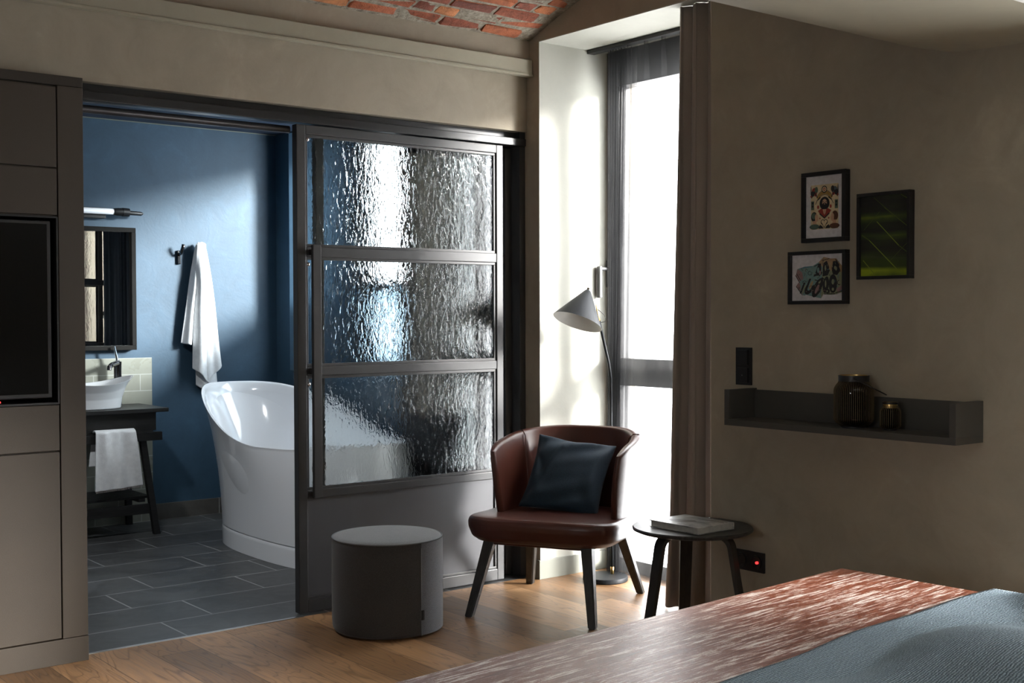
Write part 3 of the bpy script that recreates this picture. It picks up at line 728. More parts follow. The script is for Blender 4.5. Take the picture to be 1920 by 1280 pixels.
o = build('terry_cloth', b, MAT['towel'], t, True, world=True); addmod(o, 'SOLIDIFY', thickness=.009, offset=0); addmod(o, 'SUBSURF', levels=1, render_levels=1)
b = NB(); rr = random.Random(2)
for k in range(50):
    u = (k+.5)/50; p = Vector(htow(u, 0)); tube(b, [p+Vector((0, -.003, .004)), p+Vector((rr.uniform(-.002, .002), -.003, -.010))], .0013, 5)
build('fringe', b, MAT['towel_trim'], o, world=True)
# bathtub
t = empty('bathtub', (3.42, 6.2, 0), label='freestanding white slipper bathtub with one raised end beside the blue wall', cat='bathtub')
def sup(a, ax, by, n):
    c_, s_ = math.cos(a), math.sin(a)
    return (ax*math.copysign(abs(c_)**(2/n), c_), by*math.copysign(abs(s_)**(2/n), s_))
def tubz(y):   # rim height along the length
    return .612+.285*ss(5.95, 7.15, y)**.95+.04*ss(5.75, 5.25, y)
prof = [(0, .0), (.02, .0), (.12, .11), (.125, .115), (.13, .11), (.30, .30), (.45, .55), (.60, .80), (.72, .97), (.75, 1.0), (.78, .985)]
def tub(u, v):
    a = 2*math.pi*u
    bx, by = sup(a, .375, .79, 2.5); rx, ry = sup(a, .455, .925, 1.86)
    bc, rc = (3.405, 6.09), (3.405, 6.255)
    P = Vector((bc[0]+bx, bc[1]+by)); Q = Vector((rc[0]+rx, rc[1]+ry)); zr = tubz(Q.y)
    if v < .10: q = v/.10; return (P.x, P.y, .108*q)
    if v < .11: return (P.x+(bc[0]-P.x)*.012, P.y+(bc[1]-P.y)*.008, .111)
    if v < .60:
        q = (v-.11)/.49; k = .30*q+.70*q**2.4; p = P.lerp(Q, k); return (p.x, p.y, .113+(zr-.113)*q)
    if v < .66:
        q = (v-.60)/.06; k = 1.0-.022*q; return (rc[0]+rx*(1.0+.018*math.sin(q*math.pi)-.035*q), rc[1]+ry*(1+.01*math.sin(q*math.pi)-.018*q), zr+.008*math.sin(q*math.pi))
    q = (v-.66)/.34
    k = q; rad = (1-.04)*(1-.32*k) if k < .75 else (1-.04)*(1-.32*.75)*(1-(k-.75)/.25)
    zz = zr-.004-(zr-.16)*(1-(1-min(k/.8, 1))**1.9)
    c = Vector(rc).lerp(Vector(bc), min(1, k*1.3))
    return (c.x+rx*rad, c.y+ry*rad*1.012, zz)
b = NB(); grid(b, 128, 101, tub, closeu=True); bmesh.ops.remove_doubles(b, verts=b.verts, dist=.0005)
build('tub_shell', b, MAT['acrylic'], t, 50, world=True)

# ---------------------------------------------------------------- pouf
t = empty('pouf', (2.783, 4.365, 0), label='round grey felt pouf standing in front of the sliding glass door', cat='pouf')
b = NB(); r0 = .232
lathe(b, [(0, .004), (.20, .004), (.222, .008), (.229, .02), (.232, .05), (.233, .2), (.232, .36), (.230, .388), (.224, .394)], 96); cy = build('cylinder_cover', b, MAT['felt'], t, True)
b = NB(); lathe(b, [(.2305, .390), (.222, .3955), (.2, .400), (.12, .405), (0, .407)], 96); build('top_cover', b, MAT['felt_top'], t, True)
b = NB(); pts = [(.230*math.cos(a), .230*math.sin(a), .3915) for a in [2*math.pi*k/96 for k in range(97)]]; tube(b, pts, .0035, 8, False)
build('piping', b, MAT['piping'], t, True)
sa = R(-86.4)
b = NB(); tube(b, [(.2335*math.cos(sa), .2335*math.sin(sa), z/100) for z in range(1, 40, 3)], .0022, 8); build('seam', b, MAT['piping'], cy, True)
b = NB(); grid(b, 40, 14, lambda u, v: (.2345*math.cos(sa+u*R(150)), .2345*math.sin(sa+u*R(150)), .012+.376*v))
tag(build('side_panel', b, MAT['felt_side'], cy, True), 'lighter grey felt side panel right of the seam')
b = NB(); box(b, -.001, .012, -.239, -.2325, .075, .115, .001, mat=Matrix.Rotation(sa+math.pi/2, 4, 'Z')); build('fabric_tag', b, MAT['black'], cy)

# ---------------------------------------------------------------- armchair
FW = Vector((-.875, -.484, 0)).normalized()
rz = math.atan2(FW.y, FW.x)-math.pi/2         # local +y is forward
t = empty('armchair', (3.615, 4.225, 0), rz, 'brown leather armchair with curved wrap-around back and dark legs by the window', 'armchair')
# local: x = right hand of sitter when looking forward?  +x -> rotate
def pil(u, v, a, bq, n=3.2):
    return sup(u, a, bq, n)
b = NB()
SEG = 72
def seat(u, v):
    a = 2*math.pi*u
    x, y = sup(a, 1, 1, 5.0)
    k = [(0, 0, -.5), (.08, .80, -.5), (.16, .88, -.485), (.30, .955, -.30), (.45, .995, .05), (.55, 1.0, .25), (.65, .985, .40), (.75, .955, .47), (.87, .85, .50), (1, 0, .53)]
    for (t0, r0, z0), (t1, r1, z1) in zip(k, k[1:]):
        if v <= t1+1e-9:
            q = (v-t0)/(t1-t0); r_ = r0+(r1-r0)*q; z = z0+(z1-z0)*q; break
    yy = .02+y*r_*.315
    hw = .338+.018*ss(-.1, .33, yy)
    return (x*r_*hw, yy, .366+z*.115+.010*ss(.0, .33, yy))
grid(b, SEG, 40, seat, closeu=True); bmesh.ops.remove_doubles(b, verts=b.verts, dist=.0006)
o = build('seat', b, MAT['leather'], t, True); addmod(o, 'SUBSURF', levels=1, render_levels=1)
# wrap-around shell
def shell_pt(u, v, off):
    # u -1..1 around the back, v 0..1 up ; off = distance outwards
    amax = R(117)-R(15)*(1-v)-R(9)*v**3
    a = u*amax
    hw = .266+.042*v**.9; dp = .275+.080*v
    x, y = sup(a-math.pi/2, hw+off, dp+off, 2.5)
    top = .785-.055*abs(u)**2.2-.03*abs(u)**7
    z = .335+(top-.335)*v
    return Vector((x-.030, y+.025-.02*v, z))
NU, NV = 80, 26
def shell(bm):
    # closed cross-section loop for every u: inner up, over the top, outer down
    T = .030
    loops = []
    for i in range(NU+1):
        u = -1+2*i/NU
        pad = T*(1-.55*abs(u)**8)
        lp = []
        for j in range(NV+1): lp.append(shell_pt(u, j/NV*.965, -pad*(.75+.35*math.sin(math.pi*j/NV))))
        for q in (40, 90, 140):
            s_ = math.cos(R(q)); p = shell_pt(u, 1, -pad*s_); p.z += .010*math.sin(R(q))-.004; lp.append(p)
        for j in range(NV, -1, -1): lp.append(shell_pt(u, j/NV*.965, pad*.75))
        loops.append([bm.verts.new(p) for p in lp])
    n = len(loops[0])
    for A, B in zip(loops, loops[1:]):
        for k in range(n): bm.faces.new((A[k], A[(k+1) % n], B[(k+1) % n], B[k]))
    for L_ in (loops[0], loops[-1]):
        # cap the wing edge as a strip of quads
        for j in range(n//2-1): bm.faces.new((L_[j], L_[j+1], L_[n-2-j], L_[n-1-j]))
b = NB(); shell(b)
o = build('backrest', b, MAT['leather'], t, True); addmod(o, 'SUBSURF', levels=1, render_levels=1)
b = NB()
for s_ in (-1, 1):
    pts = [shell_pt(s_*.60, j/20*.965, -.031-.0105*math.sin(math.pi*j/20)) for j in range(3, 21)]+[shell_pt(s_*.60, 1, -.012)+Vector((0, 0, .006)), shell_pt(s_*.60, 1, .012)+Vector((0, 0, .005))]+[shell_pt(s_*.60, j/20*.965, .0225) for j in range(20, 3, -1)]
    b = NB(); tube(b, pts, .0028, 6); build('stitched_seam', b, MAT['leather'], o, True)

def cleg(top, bot, w0, w1):
    b = NB(); vs = []
    for (c, w) in ((top, w0), (bot, w1)):
        for sx, sy in ((-1, -1), (1, -1), (1, 1), (-1, 1)): vs.append(b.verts.new((c[0]+sx*w[0]/2, c[1]+sy*w[1]/2, c[2])))
    b.faces.new(vs[0:4]); b.faces.new(vs[4:8][::-1])
    for k in range(4): b.faces.new((vs[k], vs[(k+1) % 4], vs[4+(k+1) % 4], vs[4+k]))
    bmesh.ops.bevel(b, geom=list(b.edges), offset=.004, segments=2, affect='EDGES')
    return build('leg', b, MAT['leg'], t)
for s_ in (-1, 1):
    cleg((s_*.225, .25, .335), (s_*.285, .355, 0), (.050, .050), (.034, .036))
    cleg((s_*.215, -.22, .335), (s_*.282, -.355, 0), (.050, .050), (.034, .036))
b = NB(); box(b, -.25, .25, -.25, .27, .305, .325, .01); build('seat_frame', b, MAT['leather'], t)
# cushion
cu = empty('cushion', (0, 0, 0), 0, 'dark navy square velvet cushion leaning in the brown leather armchair', 'cushion')
b = NB()
def pillow(u, v, side):
    X_ = u*2-1; Y_ = v*2-1
    ex = (1-abs(X_)**2.4); ey = (1-abs(Y_)**2.4)
    th = .068*(max(0, ex)*max(0, ey))**.42
    pin = 1-.10*(1-X_*X_)*abs(Y_)**3; pin2 = 1-.10*(1-Y_*Y_)*abs(X_)**3
    wr = 1.7*(.007*math.sin(9*X_+4*Y_*Y_+1)*abs(X_)**1.5*ey+.006*math.sin(11*Y_+5*X_)*abs(Y_)**1.4*ex+.010*math.exp(-((X_-.45+.4*Y_)**2)/.015)*ex*ey-.008*math.exp(-((X_-.60-.9*(Y_+.2)**2)**2)/.010)*ex*ey)
    return Vector((X_*.192*pin2, side*(th+ (wr if side > 0 else 0)*(ex*ey > 0)), Y_*.192*pin))
for sd_ in (1, -1):
    grid(b, 50, 50, lambda u, v: pillow(u, v, sd_))
bmesh.ops.remove_doubles(b, verts=b.verts, dist=.0015)
o = build('cushion_cover', b, MAT['velvet'], cu, True); addmod(o, 'SUBSURF', levels=1, render_levels=1)
CP = Vector((3.615, 4.225, 0))+Matrix.Rotation(rz, 3, 'Z') @ Vector((-.010, -.095, .575))
cu.location = CP
cu.rotation_mode = 'XYZ'; cu.rotation_euler = (R(33), R(-7), rz+R(4))

# ---------------------------------------------------------------- floor lamp
t = empty('floor_lamp', (4.125, 4.465, 0), label='dark grey floor lamp with tilted conical shade behind the armchair', cat='floor lamp')
b = NB(); lathe(b, [(0, 0), (.108, 0), (.112, .004), (.112, .020), (.109, .024), (0, .025)], 64, (4.125, 4.465)); build('base', b, MAT['lampshade'], t, 40, world=True)
px_, py_ = 4.176, 4.470
b = NB(); tube(b, [(px_, py_, .024), (px_, py_, .06)], .009, 16); tag(build('collar', b, MAT['brass'], t, True, world=True), 'brass collar')
tip = Vector((4.068, 4.47, 1.372))
b = NB(); tube(b, [(px_, py_, .05), (px_-.004, py_, .5), (px_-.008, py_, 1.00), (px_-.012, py_, 1.03), (px_-.020, py_, 1.075), (4.09, 4.47, 1.29)], .0072, 14)
build('pole', b, MAT['lampshade'], t, True, world=True)
b = NB(); tube(b, [(4.0905, 4.47, 1.289), (4.082, 4.47, 1.315), tip], [.0075, .006, .0012], 12); tag(build('pole_tip', b, MAT['brass'], t, True, world=True), 'pointed coppery pole tip')
# shade: apex at (1106,545) -> rim centre (1082,603)
apex = Vector((4.022, 4.475, 1.437)); rc = Vector((3.952, 4.475, 1.283)); 
ax = (rc-apex).normalized(); hgt = (rc-apex).length
qm = Matrix.Translation(apex) @ ax.to_track_quat('Z', 'Y').to_matrix().to_4x4()
b = NB(); lathe(b, [(0, -.004), (.008, -.004), (.016, .004), (.124, hgt)], 64, mat=qm); o = build('lamp_shade', b, MAT['lampshade'], t, True, world=True)
b = NB(); lathe(b, [(.014, .010), (.1225, hgt), (.124, hgt)], 64, mat=qm); tag(build('shade_lining', b, MAT['shade_in'], o, True, world=True), 'pale inner lining')
b = NB(); tube(b, [apex-ax*.002, apex-ax*.012], .010, 16); build('shade_cap', b, MAT['chrome'], o, 40, world=True)
b = NB(); pm = Vector((4.085, 4.47, 1.30)); tube(b, [Vector((4.01, 4.475, 1.36)), Vector((4.05, 4.47, 1.335)), pm], .004, 8); build('shade_arm', b, MAT['lampshade'], t, True, world=True)
b = NB(); tube(b, [(4.078, 4.47, 1.345), (4.095, 4.465, 1.335), (4.118, 4.46, 1.315), (4.127, 4.46, 1.295), (4.120, 4.462, 1.283), (4.098, 4.47, 1.280)], .0018, 8); build('cable_loop', b, MAT['black'], t, True, world=True)

# ---------------------------------------------------------------- side table + book
TC = (3.655, 3.435)
t = empty('side_table', (TC[0], TC[1], 0), label='round black-stained side table with bent wooden legs beside the armchair', cat='side table')
b = NB(); lathe(b, [(0, .440), (.228, .440), (.242, .446), (.244, .454), (.240, .459), (0, .460)], 96); build('tabletop', b, MAT['tabletop'], t, 40)
def bentleg(ang):
    d = Vector((math.cos(ang), math.sin(ang), 0)); n_ = Vector((-d.y, d.x, 0))
    path = [(.02, .431), (.10, .431)]
    for k in range(1, 9):
        a = R(90-78*k/8); path.append((.115+.055*math.cos(a), .376+.055*math.sin(a)))
    path += [(.192, .25), (.217, .12), (.240, 0)]
    b = NB(); w = .026; th = .0085; rows = []
    for i, (r_, z) in enumerate(path):
        p0 = path[max(0, i-1)]; p1 = path[min(len(path)-1, i+1)]
        tx, tz = p1[0]-p0[0], p1[1]-p0[1]; l_ = math.hypot(tx, tz); nx, nz = tz/l_, -tx/l_
        ww = w*(1 if i < 10 else 1-.12*(i-9)/3)
        rows.append([b.verts.new(d*(r_+s1*nx*th)+n_*(s2*ww)+Vector((0, 0, max(z+s1*nz*th, 0)))) for s1, s2 in ((-1, -1), (1, -1), (1, 1), (-1, 1))])
    for A, B in zip(rows, rows[1:]):
        for k in range(4): b.faces.new((A[k], A[(k+1) % 4], B[(k+1) % 4], B[k]))
    b.faces.new(rows[0]); b.faces.new(rows[-1][::-1])
    bmesh.ops.recalc_face_normals(b, faces=b.faces)
    return build('leg', b, MAT['leg'], t, 35)
for a in (173, -70, 52): bentleg(R(a))
def m_cover():
    m, t_, p = mat('book_cover_print'); v = coords(t_)
    n = noise(t_, v, 9, 6, .6, .8)
    t_.links.new(ramp(t_, n, [(.35, (.10, .10, .095)), (.48, (.30, .30, .29)), (.60, (.48, .48, .46)), (.75, (.34, .35, .36))]), p.inputs['Base Color'])
    p.inputs['Roughness'].default_value = .35; return m
bk = empty('book', (3.618, 3.405, .4605), R(1), 'grey illustrated hardcover book lying on the round side table', 'book')
b = NB(); box(b, -.100, .100, -.128, .128, .003, .0245); build('page_block', b, MAT['paper'], bk)
cm = m_cover()
b = NB(); box(b, -.105, .105, -.132, .132, .0245, .0275, .001); box(b, -.105, .105, -.132, .132, 0, .003, .001); box(b, .102, .105, -.132, .132, 0, .0275, .001); cv = build('cover', b, cm, bk)
b = NB()
pl = [(-.06, .02), (-.03, .075), (.01, .06), (.02, .02), (.05, -.02), (.03, -.05), (-.01, -.03), (-.05, -.02)]
b.faces.new([b.verts.new((x*.75-.02, y*1.0+.02, .0278)) for x, y in pl])
for k in range(5): box(b, .055+k*.010, .060+k*.010, -.12+.01*(k % 2), -.02-.01*(k % 3), .0276, .0279)
build('cover_print', b, flat('dark_print', (.12, .11, .09), .4), cv)

# ---------------------------------------------------------------- shelf, lanterns
t = empty('wall_shelf', (3.8, 2.81, .875), label='long dark grey open box shelf mounted on the right wall', cat='shelf')
y0, y1, x0 = 2.295, 3.323, 3.72
b = NB(); box(b, x0, XF-.001, y0, y1, .875, .900, .001); build('bottom_board', b, MAT['shelf'], t, world=True)
b = NB(); box(b, x0, XF-.001, y0, y0+.025, .900, 1.018, .001); build('side_panel', b, MAT['shelf'], t, world=True)
b = NB(); box(b, x0, XF-.001, y1-.025, y1, .900, 1.018, .001); build('side_panel', b, MAT['shelf'], t, world=True)
b = NB(); box(b, XF-.014, XF-.001, y0+.025, y1-.025, .900, 1.012, .001); build('back_panel', b, MAT['shelf'], t, world=True)
def lantern(c, rmax, h, rim, nw, handle, label):
    t = empty('wire_lantern', (c[0], c[1], .9005), label=label, cat='lantern', group='lanterns on the wall shelf')
    def rad(q):  # 0..1
        return rim+(rmax-rim)*math.sin(math.pi/2*min(1, max(0, q-.06)/.20)) if q < .5 else (rim*.86+(rmax-rim*.86)*math.sin(math.pi/2*min(1, (1-q)/.16)))
    b = NB()
    for k in range(nw):
        a = 2*math.pi*k/nw
        tube(b, [(rad(1-q)*math.cos(a), rad(1-q)*math.sin(a), .004+q*(h-.016)) for q in [i/22 for i in range(23)]], .0010, 6)
    build('wire_cage', b, MAT['wire'], t, True)
    b = NB(); n = 48
    lathe(b, [(rad(1-q)-.004, .005+q*(h-.02)) for q in [i/20 for i in range(21)]], n); build('glass_liner', b, MAT['smoke'], t, True)
    b = NB(); lathe(b, [(rim+.003, h-.022), (rim+.003, h), (rim-.001, h), (rim-.001, h-.022)], n) if handle else lathe(b, [(rim+.002, h-.006), (rim+.002, h), (rim-.002, h), (rim-.002, h-.006)], n)
    co = build('collar', b, MAT['black'], t, 40)
    b = NB(); lathe(b, [(rim-.0015, h-.02), (rim-.0015, h+.0005), (rim+.001, h+.0005)], n); tag(build('rim_lining', b, MAT['brass'], co, 40), 'brass rim inside the collar')
    b = NB(); lathe(b, [(0, 0), (rad(1)+.002, 0), (rad(1)+.002, .005), (0, .005)], n); build('base_plate', b, MAT['black'], t, 40)
    if handle:
        b = NB(); th = R(-62); pts = []
        for k in range(25):
            a = math.pi*k/24-math.pi/2
            ly = math.cos(a)*.130; lx = math.sin(a)*(rim+.006)
            pts.append((.81*lx+.586*ly*math.cos(R(27)), .586*lx-.81*ly*math.cos(R(27)), h-.012-ly*math.sin(R(27))-.052*lx))
        tube(b, pts, .0022, 8); build('handle', b, MAT['black'], t, True)
    return t
MAT['wire'] = simple('dark_bronze_wire', (.10, .075, .042), .4, .8, 8, .3)
lantern((3.80, 2.762), .072, .192, .053, 62, True, 'large black wire lantern with carrying handle on the wall shelf')
lantern((3.81, 2.612), .037, .100, .027, 30, False, 'small brass-rimmed wire tealight lantern right of the large lantern')

# ---------------------------------------------------------------- pictures (local: u along -Y (to the right), v up, on the wall XF)
def picture(y0, y1, z0, z1, fw, label):
    t = empty('picture_frame', (XF, (y0+y1)/2, (z0+z1)/2), label=label, cat='picture', group='framed pictures on the right wall')
    b = NB(); xa = XF-.032
    for a in ((y0, y1, z1-fw, z1), (y0, y1, z0, z0+fw), (y0, y0+fw, z0+fw, z1-fw), (y1-fw, y1, z0+fw, z1-fw)): box(b, xa, XF-.001, a[0], a[1], a[2], a[3], .001)
    build('frame', b, MAT['frame_black'], t, world=True)
    b = NB(); box(b, xa+.006, xa+.008, y0+fw, y1-fw, z0+fw, z1-fw); build('glazing', b, MAT['picture_glass'], t, world=True)
    return t
def art(t, y0, y1, z0, z1, xs, shapes, bgmat, name='print'):
    """shapes: list of (material, [(u,v)...]) with u,v in 0..1; layered"""
    b = NB(); mats = [bgmat]; idx = {}
    box(b, xs, xs+.004, y0, y1, z0, z1)
    for k, (m, pts) in enumerate(shapes):
        if m.name not in idx: idx[m.name] = len(mats); mats.append(m)
        q = [b.verts.new((xs-.0002-.00003*k, y1-(y1-y0)*u, z0+(z1-z0)*v)) for u, v in pts]
        b.faces.new(q).material_index = idx[m.name]
    me = build(name, b, mats, t, world=True); return me
def ell(cx, cy, rx, ry, n=20, a0=0, a1=360): return [(cx+rx*math.cos(R(a0+(a1-a0)*k/n)), cy+ry*math.sin(R(a0+(a1-a0)*k/n))) for k in range(n if a1-a0 == 360 else n+1)]
def arcband(cx, cy, r0, r1, a0, a1, asp=1, n=14):
    o_ = [(cx+r1*math.cos(R(a0+(a1-a0)*k/n)), cy+asp*r1*math.sin(R(a0+(a1-a0)*k/n))) for k in range(n+1)]
    i_ = [(cx+r0*math.cos(R(a1+(a0-a1)*k/n)), cy+asp*r0*math.sin(R(a1+(a0-a1)*k/n))) for k in range(n+1)]
    return o_+i_
ink = flat('ink_black', (.015, .015, .018)); red = flat('print_red', (.30, .03, .02)); cream = flat('print_cream', (.62, .50, .30)); skin = flat('print_skin', (.55, .32, .20))
ochre = flat('print_ochre', (.36, .21, .05)); green = flat('print_green', (.08, .13, .09)); brown = flat('print_brown', (.12, .04, .02)); matb = flat('mount_board', (.62, .60, .62)); blueg = flat('print_slate', (.10, .14, .16))
p1 = picture(2.846, 3.052, 1.596, 1.866, .016, 'black framed vintage illustration sheet with portrait heads, upper left of three pictures')
S = [(cream, [(.13, .14), (.87, .14), (.87, .86), (.13, .86)])]
A = .62
S += [(ink, ell(.50, .555, .135, .105)), (skin, ell(.50, .565, .065, .060)), (ink, ell(.50, .530, .060, .035, 16)), (skin, ell(.50, .545, .018, .008, 10)), (ink, [(.44, .578), (.485, .578), (.485, .586), (.44, .586)]), (ink, [(.515, .578), (.56, .578), (.56, .586), (.515, .586)])]
S += [(red, [(.32, .44), (.42, .475), (.50, .43), (.58, .475), (.68, .44), (.60, .36), (.50, .32), (.40, .36)]), (skin, [(.45, .46), (.55, .46), (.53, .40), (.50, .37), (.47, .40)]), (ink, [(.36, .385), (.50, .305), (.64, .385), (.62, .40), (.50, .33), (.38, .40)])]
S += [(ochre, arcband(.5, .50, .20, .26, 35, 145, 1.0)), (ink, arcband(.5, .50, .262, .270, 35, 145)), (ink, arcband(.5, .50, .19, .197, 35, 145))]
for sx in (-1, 1):
    cx = .5+sx*.27
    hc = green if sx < 0 else brown
    S += [(ink if sx < 0 else brown, ell(cx-sx*-.01, .345, .085, .080)), (hc, ell(cx+sx*.02, .36, .06, .05)), (skin, [(cx-sx*.09, .37), (cx-sx*.105, .32), (cx-sx*.085, .27), (cx-sx*.02, .25), (cx-sx*.01, .36), (cx-sx*.05, .40)]), (skin, [(cx-sx*.03, .28), (cx+sx*.04, .28), (cx+sx*.06, .20), (cx-sx*.08, .20)]), (hc, ell(cx, .185, .135, .042)), (ink, arcband(cx, .185, .115, .128, 180, 360, .35))]
    S += [(blueg if sx > 0 else red, ell(cx, .755, .075, .062)), (ink, ell(cx+sx*.05, .72, .055, .045)), (green if sx < 0 else ink, ell(cx-sx*.05, .78, .045, .05)), (red, ell(cx-sx*.03, .70, .035, .025)), (ink, [(cx-.09, .655), (cx-.075, .645), (cx+.02, .75), (cx+.005, .76)]), (ink, [(cx+.09, .66), (cx+.075, .65), (cx-.02, .75), (cx-.005, .76)])]
    S += [(green, [(.5+sx*.28, .60), (.5+sx*.36, .60), (.5+sx*.36, .46), (.5+sx*.28, .46)]), (ink, [(.5+sx*.295, .585), (.5+sx*.345, .585), (.5+sx*.345, .55), (.5+sx*.295, .55)]), (ink, [(.5+sx*.295, .535), (.5+sx*.345, .535), (.5+sx*.345, .50), (.5+sx*.295, .50)])]
    S += [(ink, [(.5+sx*.10, .645), (.5+sx*.20, .60), (.5+sx*.21, .61), (.5+sx*.12, .665)]), (red, ell(.5+sx*.17, .50, .028, .030)), (ink, [(.5+sx*.19, .60), (.5+sx*.24, .54), (.5+sx*.25, .545), (.5+sx*.20, .61)])]
    S += [(ink, [(.5+sx*.02, .15), (.5+sx*.16, .15), (.5+sx*.12, .215), (.5+sx*.06, .19)]), (red, ell(.5+sx*.12, .315, .018, .014, 8))]
    S += [(ink, [(.5+sx*.35, .72), (.5+sx*.375, .72), (.5+sx*.37, .84), (.5+sx*.355, .84)]), (red, ell(.5+sx*.36, .68, .022, .018, 8))]
S += [(ink, ell(.5, .78, .075, .058)), (cream, ell(.5, .78, .055, .042)), (red, ell(.5, .78, .035, .027)), (cream, ell(.5, .78, .018, .013, 10)), (ink, ell(.46, .255, .055, .042)), (ink, ell(.54, .255, .055, .042)), (cream, ell(.46, .257, .038, .030)), (cream, ell(.54, .257, .038, .030)), (cream, [(.43, .25), (.57, .25), (.50, .18)]), (ink, [(.42, .245), (.435, .245), (.50, .17), (.565, .245), (.58, .245), (.50, .152)])]
art(p1, 2.862, 3.036, 1.612, 1.850, XF-.020, S, matb)
p2 = picture(2.568, 2.795, 1.447, 1.766, .012, 'black framed picture of dark foliage with green wire diagonals, right of three pictures')
def m_green():
    m, t_, p = mat('green_mesh_photo'); v = coords(t_, (1, 1.0, 3.0)); n = noise(t_, v, 5.5, 3, .5)
    tc = nd(t_, 'ShaderNodeTexCoord'); sp = nd(t_, 'ShaderNodeSeparateXYZ'); t_.links.new(tc.outputs['Object'], sp.inputs[0])
    zz = math_(t_, 'DIVIDE', math_(t_, 'ADD', sp.outputs[2], .1475), .295)
    bd = ramp(t_, zz, [(0, (.95,)*3), (.07, (.80,)*3), (.12, (.35,)*3), (.22, (.30,)*3), (.34, (.12,)*3), (.44, (.18,)*3), (.50, (.42,)*3), (.56, (.14,)*3), (.66, (.20,)*3), (.74, (.60,)*3), (.80, (.22,)*3), (.92, (.12,)*3), (1, (.2,)*3)])
    gl = math_(t_, 'MULTIPLY', bd, math_(t_, 'ADD', math_(t_, 'MULTIPLY', n, 1.6), .1))
    t_.links.new(ramp(t_, gl, [(.12, (.002, .003, .002)), (.40, (.04, .065, .003)), (.85, (.30, .38, .01))]), p.inputs['Base Color'])
    p.inputs['Roughness'].default_value = .6; return m
wire = flat('print_lime', (.20, .26, .02)); wire2 = flat('print_lime_dim', (.07, .10, .01))
def ln(a, c, w=.006): 
    dx, dy = c[0]-a[0], c[1]-a[1]; l_ = math.hypot(dx, dy); nx, ny = -dy/l_*w, dx/l_*w
    return [(a[0]+nx, a[1]+ny), (c[0]+nx, c[1]+ny), (c[0]-nx, c[1]-ny), (a[0]-nx, a[1]-ny)]
S = [(wire, ln((.18, .45), (.84, .03), .006)), (wire, ln((.34, .68), (.80, .37))), (wire2, ln((.80, .37), (1.0, .27))), (wire2, ln((.02, .52), (.18, .45), .008)), (wire, ln((.05, .20), (.30, .02))), (wire2, ln((.5, .85), (.98, .60))), (wire2, ln((.28, .98), (.60, .80), .004)), (wire2, ln((.84, 1), (1, .93), .008)), (wire2, ln((.62, .18), (.98, .40), .003)), (wire2, ln((.06, .58), (.40, .80), .003))]
S = [(m_, [(min(1, max(0, u)), min(1, max(0, v))) for u, v in p_]) for m_, p_ in S]
art(p2, 2.58, 2.783, 1.459, 1.754, XF-.020, S, m_green())
p3 = picture(2.846, 3.117, 1.357, 1.563, .014, 'black framed picture of a painted stone fragment, lower left of three pictures')
teal = flat('print_teal', (.16, .27, .26)); teal2 = flat('print_blue', (.08, .20, .25)); olive = flat('print_olive', (.24, .25, .15)); tan_ = flat('print_tan', (.36, .24, .13)); mauve = flat('print_mauve', (.30, .17, .17))
rock = [(.07, .56), (.10, .70), (.24, .74), (.40, .75), (.52, .83), (.62, .94), (.76, .90), (.86, .90), (.99, .70), (.99, .18), (.86, .13), (.74, .12), (.62, .14), (.57, .05), (.44, .08), (.28, .13), (.23, .11), (.15, .22), (.08, .33), (.14, .42)]
S = [(teal, rock), (mauve, [(.07, .56), (.11, .70), (.20, .62), (.22, .48), (.14, .42)]), (mauve, [(.08, .33), (.14, .42), (.17, .30), (.15, .22)]), (teal2, [(.12, .70), (.24, .745), (.40, .755), (.40, .73), (.24, .71)]), (olive, [(.57, .05), (.60, .85), (.80, .62), (.98, .60), (.99, .18), (.86, .13), (.74, .12), (.62, .14)]), (tan_, [(.52, .83), (.62, .94), (.76, .90), (.86, .90), (.99, .70), (.98, .60), (.80, .62), (.60, .72)]), (mauve, [(.90, .17), (.99, .20), (.99, .34), (.86, .24)])]
def lean(pts, cx, cy, k=.35): return [(u+(v-cy)*k, v) for u, v in pts]
S += [(ink, lean([(.19, .16), (.225, .16), (.225, .40), (.19, .40)], .2, .28)), (olive, lean([(.235, .16), (.26, .16), (.26, .34), (.235, .34)], .25, .28))]
S += [(ink, lean(arcband(.345, .28, .035, .085, 150, 390, 1.7), .34, .28)), (ink, lean([(.27, .26), (.31, .26), (.31, .48), (.27, .48)], .3, .28)), (tan_, lean(ell(.355, .34, .025, .09), .35, .28))]
S += [(ink, lean(ell(.505, .28, .085, .21), .5, .28)), (mauve, lean(ell(.505, .25, .030, .10), .5, .28)), (olive, lean(ell(.50, .40, .02, .035), .5, .28)), (ink, [(.42, .52), (.58, .56), (.60, .62), (.44, .57)])]
S += [(ink, [(.46, .60), (.52, .80), (.57, .80), (.58, .58), (.54, .52)]), (teal, ell(.515, .66, .022, .06)), (mauve, ell(.55, .60, .02, .05))]
S += [(ink, [(.60, .52), (.61, .80), (.68, .86), (.745, .66), (.70, .54)]), (olive, ell(.655, .70, .016, .06)), (ink, [(.78, .64), (.80, .84), (.88, .84), (.94, .64), (.88, .54), (.80, .56)]), (olive, ell(.86, .68, .018, .045))]
S += [(ink, lean(ell(.665, .34, .058, .18), .66, .34, .1)), (olive, ell(.66, .36, .014, .08)), (ink, ell(.80, .36, .080, .20)), (olive, ell(.80, .40, .026, .06)), (olive, ell(.80, .24, .022, .035)), (ink, ell(.70, .20, .04, .05)), (olive, ell(.69, .20, .015, .02))]
rr = random.Random(11)
